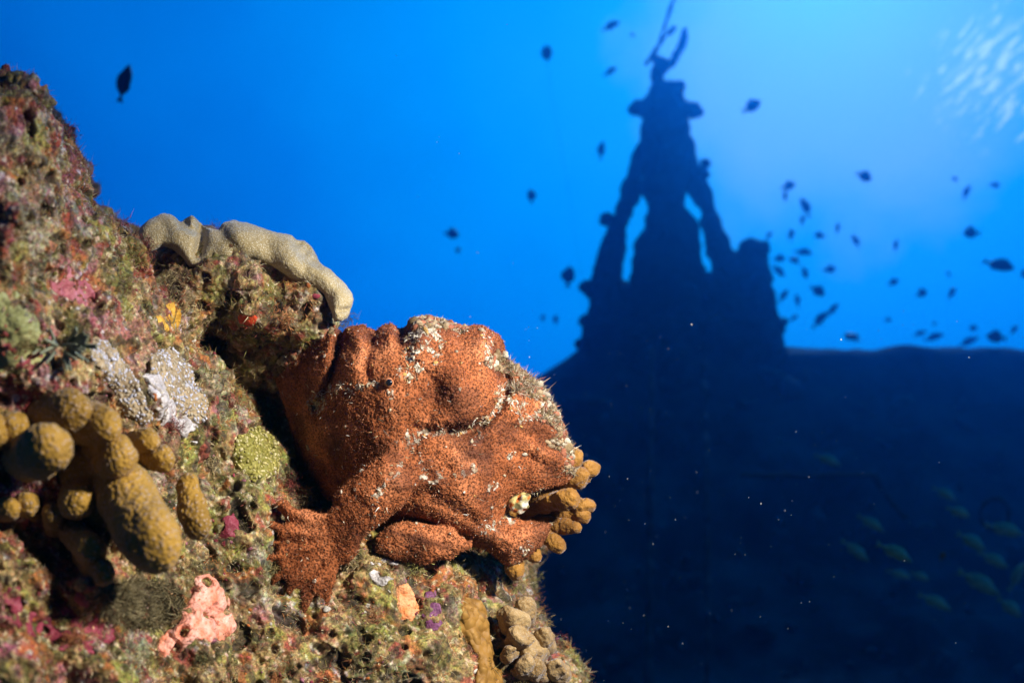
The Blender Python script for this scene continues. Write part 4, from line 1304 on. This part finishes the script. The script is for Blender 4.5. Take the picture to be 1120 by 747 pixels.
# ------------------------------------------------------------------ seabed, water surface
def sheet(name, size, z, nseg, amp, mat, sc=3.0, centre=(0, 20)):
    g = np.linspace(-size, size, nseg)
    A, B = np.meshgrid(g, g, indexing='ij')
    v = np.stack([A.ravel() + centre[0], B.ravel() + centre[1], np.full(A.size, z)], 1)
    v[:, 2] += amp * fbm(v, sc, 4, 601)
    i = np.arange(nseg - 1)
    I, J = np.meshgrid(i, i, indexing='ij'); I = I.ravel(); J = J.ravel()
    q = np.stack([I * nseg + J, (I + 1) * nseg + J, (I + 1) * nseg + J + 1, I * nseg + J + 1], 1)
    return mesh_obj(name, v, q, mat)


tag(sheet('seabed', 60, -4.0, 260, 0.5, M['seabed'], 4.0), kind='structure')

# ------------------------------------------------------------------ free-swimming fish
def fish_mesh(name, deep, mat):
    """a whole fish, one unit long, nose towards +X, back towards +Z; one continuous body with fins"""
    xs = np.linspace(-0.5, 0.5, 25)
    H = deep
    prof = np.interp(xs, [-0.5, -0.40, -0.33, -0.26, -0.1, 0.1, 0.28, 0.40, 0.47, 0.5], [0.62 * H, 0.42 * H, 0.16 * H, 0.22 * H, 0.78 * H, 1.0 * H, 0.86 * H, 0.5 * H, 0.22 * H, 0.05 * H])
    wid = np.interp(xs, [-0.5, -0.36, -0.1, 0.15, 0.35, 0.5], [0.008, 0.018, 0.06, 0.085, 0.07, 0.012])
    m = 16
    v = []
    for x, h, w in zip(xs, prof, wid):
        for a in range(m):
            th = 2 * math.pi * a / m
            fork = 0.05 * (1 - abs(math.sin(th))) if x <= -0.46 else 0
            v.append((x + fork, w * math.cos(th), h * math.sin(th)))
    v = np.array(v)
    top = np.interp(v[:, 0], [-0.3, -0.22, 0.0, 0.2, 0.3], [0, 0.10, 0.13, 0.10, 0]) * (0.4 + deep * 1.6)
    sgn = v[:, 2] / (np.repeat(prof, m) + 1e-6)
    v[:, 2] += top * np.where(sgn > 0.95, 1, 0) - 0.8 * np.interp(v[:, 0], [-0.3, -0.2, -0.05, 0.02], [0, 0.11, 0.09, 0]) * (0.4 + deep * 1.6) * np.where(sgn < -0.95, 1, 0)
    q = np.array([[i * m + j, i * m + (j + 1) % m, (i + 1) * m + (j + 1) % m, (i + 1) * m + j] for i in range(24) for j in range(m)])
    caps = []
    me = bpy.data.meshes.new(name)
    me.from_pydata([tuple(p_) for p_ in v], [], [tuple(f_) for f_ in q] + [tuple(range(m))[::-1], tuple(24 * m + k_ for k_ in range(m))])
    me.shade_smooth(); me.materials.append(mat)
    return me


M['snapper'] = plain_mat('yellow_snapper_skin', (0.62, 0.45, 0.16), 0.45, 0.4, 6, 0.1, 0.002)
M['orange_fish'] = plain_mat('orange_fish_skin', (0.55, 0.16, 0.03), 0.45, 0.3, 6, 0.1, 0.002)
ME = {'d': fish_mesh('deep_fish_body', 0.27, M['fish']), 's': fish_mesh('slim_fish_body', 0.15, M['fish']), 'm': fish_mesh('oval_fish_body', 0.21, M['fish']),
      'y': fish_mesh('snapper_body', 0.125, M['snapper']), 'o': fish_mesh('orange_fish_body', 0.24, M['orange_fish'])}

FISH = [
    # x, y, length, heading, kind, metres away, label
    (136, 92, 41, 75, 's', 2.2, 'lone black fish with its tail down, high above the left reef hump'),
    (668, 29, 21, 25, 's', 8, 'slim fish high up left of the mast antenna'),
    (692, 39, 15, 72, 's', 9, 'small steeply rising fish right beside the antenna, left of it'),
    (667, 79, 17, 20, 's', 9, 'slim fish left of the mast head and below another'),
    (658, 165, 21, 88, 's', 8, 'upright slim fish left of the mast, between head and leg'),
    (581, 215, 15, 95, 'd', 7, 'small dark fish in open blue water, well left of the mast leg'),
    (494, 256, 18, 2, 'd', 6, 'dark fish in open water, upper of two above the frogfish back'),
    (501, 274, 11, 80, 'm', 7, 'tiny fish directly under a bigger one above the frogfish'),
    (622, 303, 23, 85, 'd', 6, 'upright oval fish close to the left leg of the mast'),
    (608, 350, 11, 85, 'm', 9, 'tiny faint fish low beside the left foot of the mast'),
    (594, 348, 9, 90, 'm', 9.5, 'tiny faint fish above the crest of the frogfish, left of its neighbour'),
    (822, 117, 20, 28, 'd', 5.5, 'oval dark fish alone in the bright glow right of the mast head'),
    (945, 193, 18, -22, 'd', 6, 'oval dark fish at the lower edge of the bright glow'),
    (862, 204, 15, 15, 'd', 7.5, 'level fish at the top of the shoal, over an upright one'),
    (859, 215, 13, 85, 's', 8, 'small upright fish just under the topmost fish of the shoal'),
    (881, 227, 25, 102, 's', 7, 'long upright dark fish near the top of the shoal'),
    (878, 241, 13, 85, 's', 8, 'small faint fish under the long upright one'),
    (897, 258, 15, 175, 'm', 7.5, 'level oval fish in the upper shoal, right of the long upright one'),
    (916, 250, 15, 112, 's', 9, 'faint tilted slim fish on the upper right side of the shoal'),
    (936, 264, 18, 100, 's', 8.5, 'upright pointed fish on the right margin of the shoal'),
    (980, 269, 14, 80, 's', 10, 'faint upright fish alone, right of the shoal'),
    (865, 257, 13, 92, 'm', 8, 'short upright fish above the deckhouse corner'),
    (841, 258, 13, 48, 's', 9, 'small tilted fish just over the knob on the deckhouse roof'),
    (878, 276, 21, -20, 's', 7.5, 'long fish slanting down to the right in the middle of the shoal'),
    (852, 283, 13, 0, 'd', 8, 'small level fish touching the right side of the deckhouse knob'),
    (851, 296, 20, -40, 's', 8, 'slanting fish against the edge of the deckhouse'),
    (869, 285, 15, 110, 'd', 7.5, 'short stout fish in the heart of the shoal'),
    (880, 298, 19, -52, 's', 7.5, 'steep slim fish below the stout one in the shoal'),
    (907, 295, 13, 5, 'd', 8, 'round little fish on the right side of the lower shoal'),
    (894, 318, 18, -32, 'd', 6.5, 'dark oval fish nose down in the lower shoal'),
    (857, 324, 17, 60, 's', 8, 'rising fish beside the lower deckhouse wall'),
    (872, 329, 15, 95, 's', 8.5, 'upright small fish in the lower shoal, right of the rising one'),
    (868, 348, 12, 32, 's', 9, 'little fish close above the hull edge beside the deckhouse'),
    (897, 350, 24, 50, 's', 7, 'curved long fish above the hull, left one of a touching pair'),
    (911, 339, 18, 65, 's', 7.5, 'slim rising fish, right one of a touching pair above the hull'),
    (932, 369, 21, 110, 'd', 5.5, 'plump black fish hanging right over the hull edge'),
    (1044, 196, 9, -20, 'm', 9, 'tiny faint fish below the sun glints'),
    (1057, 211, 17, 70, 's', 8.5, 'slim rising fish under the sun glints'),
    (1088, 203, 17, 3, 's', 8.5, 'slim level fish near the right edge, under the sun glints'),
    (1063, 255, 20, 180, 'd', 5.5, 'dark fish facing left in the open water at right'),
    (1092, 290, 29, -33, 'm', 4.5, 'largest dark fish at the right edge, nose down with its tail up'),
    (1120, 300, 15, 20, 'd', 6, 'fish cut off by the right edge of the picture'),
    (977, 309, 12, 30, 'd', 8, 'small tilted fish in the blue between the shoal and the right edge'),
    (1008, 321, 15, 22, 'd', 7, 'oval fish in the blue, left one of two at one level'),
    (1041, 321, 18, 50, 's', 7.5, 'slim rising fish in the blue, right one of two at one level'),
    (1038, 300, 13, 70, 's', 9.5, 'faint slim fish above the slim rising one'),
    (971, 350, 10, 0, 'm', 9.5, 'tiny faint level fish midway between the plump fish and the right shoal'),
    (1006, 365, 15, 40, 's', 8, 'fish just over the hull edge, leftmost of the low right shoal'),
    (1022, 354, 10, 20, 's', 9, 'tiny fish topmost in the low right shoal over the hull'),
    (1021, 369, 20, 22, 's', 8, 'slim slanting fish skimming the hull edge'),
    (1065, 359, 11, 0, 'd', 8.5, 'small round fish above the hull, left of the stout black one'),
    (1090, 369, 21, 170, 'd', 5.5, 'stout black fish over the hull near the right edge'),
    (1059, 374, 21, 42, 's', 8, 'slim fish rising from the hull edge left of the stout black one'),
    (1109, 361, 15, 42, 's', 8, 'slim fish right of the stout black one over the hull'),
    (978, 604, 42, -27, 'y', 1.7, 'yellow snapper catching the flash in front of the dark hull'),
    (935, 602, 34, -38, 'y', 3.4, 'dim snapper left of the bright yellow one'),
    (983, 628, 24, -15, 'y', 3.8, 'dim snapper under the bright yellow one, left of two'),
    (1006, 630, 24, -22, 'y', 3.6, 'dim snapper under the bright yellow one, right of two'),
    (1070, 637, 50, -30, 'y', 3.0, 'long dim snapper low at the right in front of the hull'),
    (1098, 579, 42, -15, 'y', 3.2, 'dim greenish snapper near the right edge under the ring fitting'),
    (1031, 608, 11, 65, 'o', 1.8, 'tiny orange fish between the dim snappers'),
    (1112, 631, 34, 60, 'y', 3.6, 'dim snapper curving up at the right edge of the picture'),
    (905, 503, 30, -22, 'y', 4.2, 'faint snapper above the broken railing'),
    (1062, 592, 40, -30, 'y', 2.8, 'dim snapper right of the tiny orange fish, nose down'),
    (1022, 658, 36, -25, 'y', 3.2, 'dim snapper low under the pair below the bright yellow one'),
    (1086, 612, 36, -28, 'y', 3.0, 'dim snapper between the greenish one and the long one at right'),
    (952, 572, 30, -32, 'y', 3.4, 'dim snapper just above the bright yellow one'),
    (1104, 664, 40, -36, 'y', 3.0, 'lowest dim snapper of the school, near the right edge'),
    (1048, 560, 32, -22, 'y', 3.4, 'dim snapper left of the ring fitting, level with it'),
    (1033, 540, 30, -28, 'y', 4.0, 'faint snapper between the railing end and the ring fitting'),
]
R_CAM = cam.rotation_euler.to_matrix()
for (x, y, ln_, hd, kind, dist, label) in FISH:
    dist = dist * 2.0 if dist > 4.4 and kind != 'y' else dist
    nm = {'y': 'snapper', 'o': 'reef_fish'}.get(kind, 'reef_fish')
    o = bpy.data.objects.new(nm, ME[kind]); COL.objects.link(o)
    o.location = Vector(ray(x, y) * dist)
    s = ln_ * dist / F
    yaw = RNG.normal(0, 0.5) * (0.3 if kind == 'y' else 1.0) * (0 if dist < 2.5 else 1)
    hdr = math.radians(hd)
    flip = 1 if math.cos(hdr) >= 0 else -1
    # camera axes: x right, y up, z back; nose along heading, back roughly upwards
    fx = Vector((math.cos(hdr) * math.cos(yaw), math.sin(hdr) * math.cos(yaw), math.sin(yaw)))
    upv = Vector((-math.sin(hdr) * flip, math.cos(hdr) * flip, 0))
    upv = (upv - fx * upv.dot(fx)).normalized()
    sd = upv.cross(fx)
    mt = R_CAM @ Matrix((fx, sd, upv)).transposed()
    o.rotation_euler = mt.to_euler()
    o.scale = (s * 1.06,) * 3
    tag(o, label, 'fish', {'y': 'snappers in front of the wreck', 'o': None}.get(kind, 'dark fish swimming around the wreck'))

# faint mooring rope with its weed ball, far off
rp_ = [at_d(598, 58, 24), at_d(604, 110, 24), at_d(613, 160, 24), at_d(624, 220, 24), at_d(634, 290, 24), at_d(640, 380, 24)]
lo = [min(p_[i] for p_ in rp_) - 14 for i in range(3)]; hi = [max(p_[i] for p_ in rp_) + 14 for i in range(3)]


def rope_f(PX, PY, PQ):
    c = None
    for a, b_ in zip(rp_[:-1], rp_[1:]):
        s = cone(PX, PY, PQ, a, b_, 0.65, 0.65)
        c = s if c is None else np.minimum(c, s)
    c = smin(c, ellip(PX, PY, PQ, (rp_[0][0], rp_[0][1], rp_[0][2]), (6, 8, 6)), 2)
    return c


v, q = sculpt(rope_f, lo, hi, 1.2)
tag(mesh_obj('mooring_rope', to_world(v, D_W), q, M['rope']), 'faint mooring rope with a ball float, far off left of the mast', 'rope')

# ------------------------------------------------------------------ drifting specks lit by the flash
ns = 1300
px, py = RNG.uniform(430, 1130, ns), RNG.uniform(-10, 760, ns)
w_ = (py > 330) | (RNG.random(ns) < 0.12)
px, py = px[w_], py[w_]; ns = len(px)
dd = RNG.uniform(0.45, 1.5, ns)
pts = np.stack([px, py, F * np.log(dd / D_REEF)], 1)
nr = RNG.normal(size=(ns, 3)); nr /= np.linalg.norm(nr, axis=1, keepdims=True)
V, T, k = lumps(pts, nr, RNG.gamma(1.6, 0.10, ns) + 0.08, 0.8, 701)
sm = plain_mat('speck', (0.55, 0.55, 0.5), 0.7, 0.3, 300, 0.0, 0.001)
o = mesh_obj('drifting_specks', to_world(V, D_REEF), T, sm, None, origin=(0, 0, 0))
tag(o, 'pale specks drifting in the water in front of the wreck', 'specks', kind='stuff')

# ------------------------------------------------------------------ the water itself: one even volume
hz_v = np.array([(x, y, z) for x in (-30, 30) for y in (-4, 34) for z in (-5.6, 8.6)], float)
hz_f = np.array([(0, 1, 3, 2), (4, 6, 7, 5), (0, 4, 5, 1), (2, 3, 7, 6), (0, 2, 6, 4), (1, 5, 7, 3)])
hm = bpy.data.materials.new('haze_volume'); hm.use_nodes = True
t = hm.node_tree; t.nodes.clear()
mo = t.nodes.new('ShaderNodeOutputMaterial'); pv = t.nodes.new('ShaderNodeVolumePrincipled')
pv.inputs['Color'].default_value = (0.02, 0.42, 0.95, 1)
pv.inputs['Density'].default_value = 0.026
pv.inputs['Anisotropy'].default_value = 0.82
pv.inputs['Density Attribute'].default_value = ''
t.links.new(pv.outputs[0], mo.inputs['Volume'])
hm.cycles.homogeneous_volume = True
hz = mesh_obj('haze', hz_v, hz_f, hm, None, smooth_shade=False, origin=(0, 0, 0))
tag(hz, kind='stuff')
hz['label'] = 'even blue water haze filling the whole scene'; hz['category'] = 'haze'
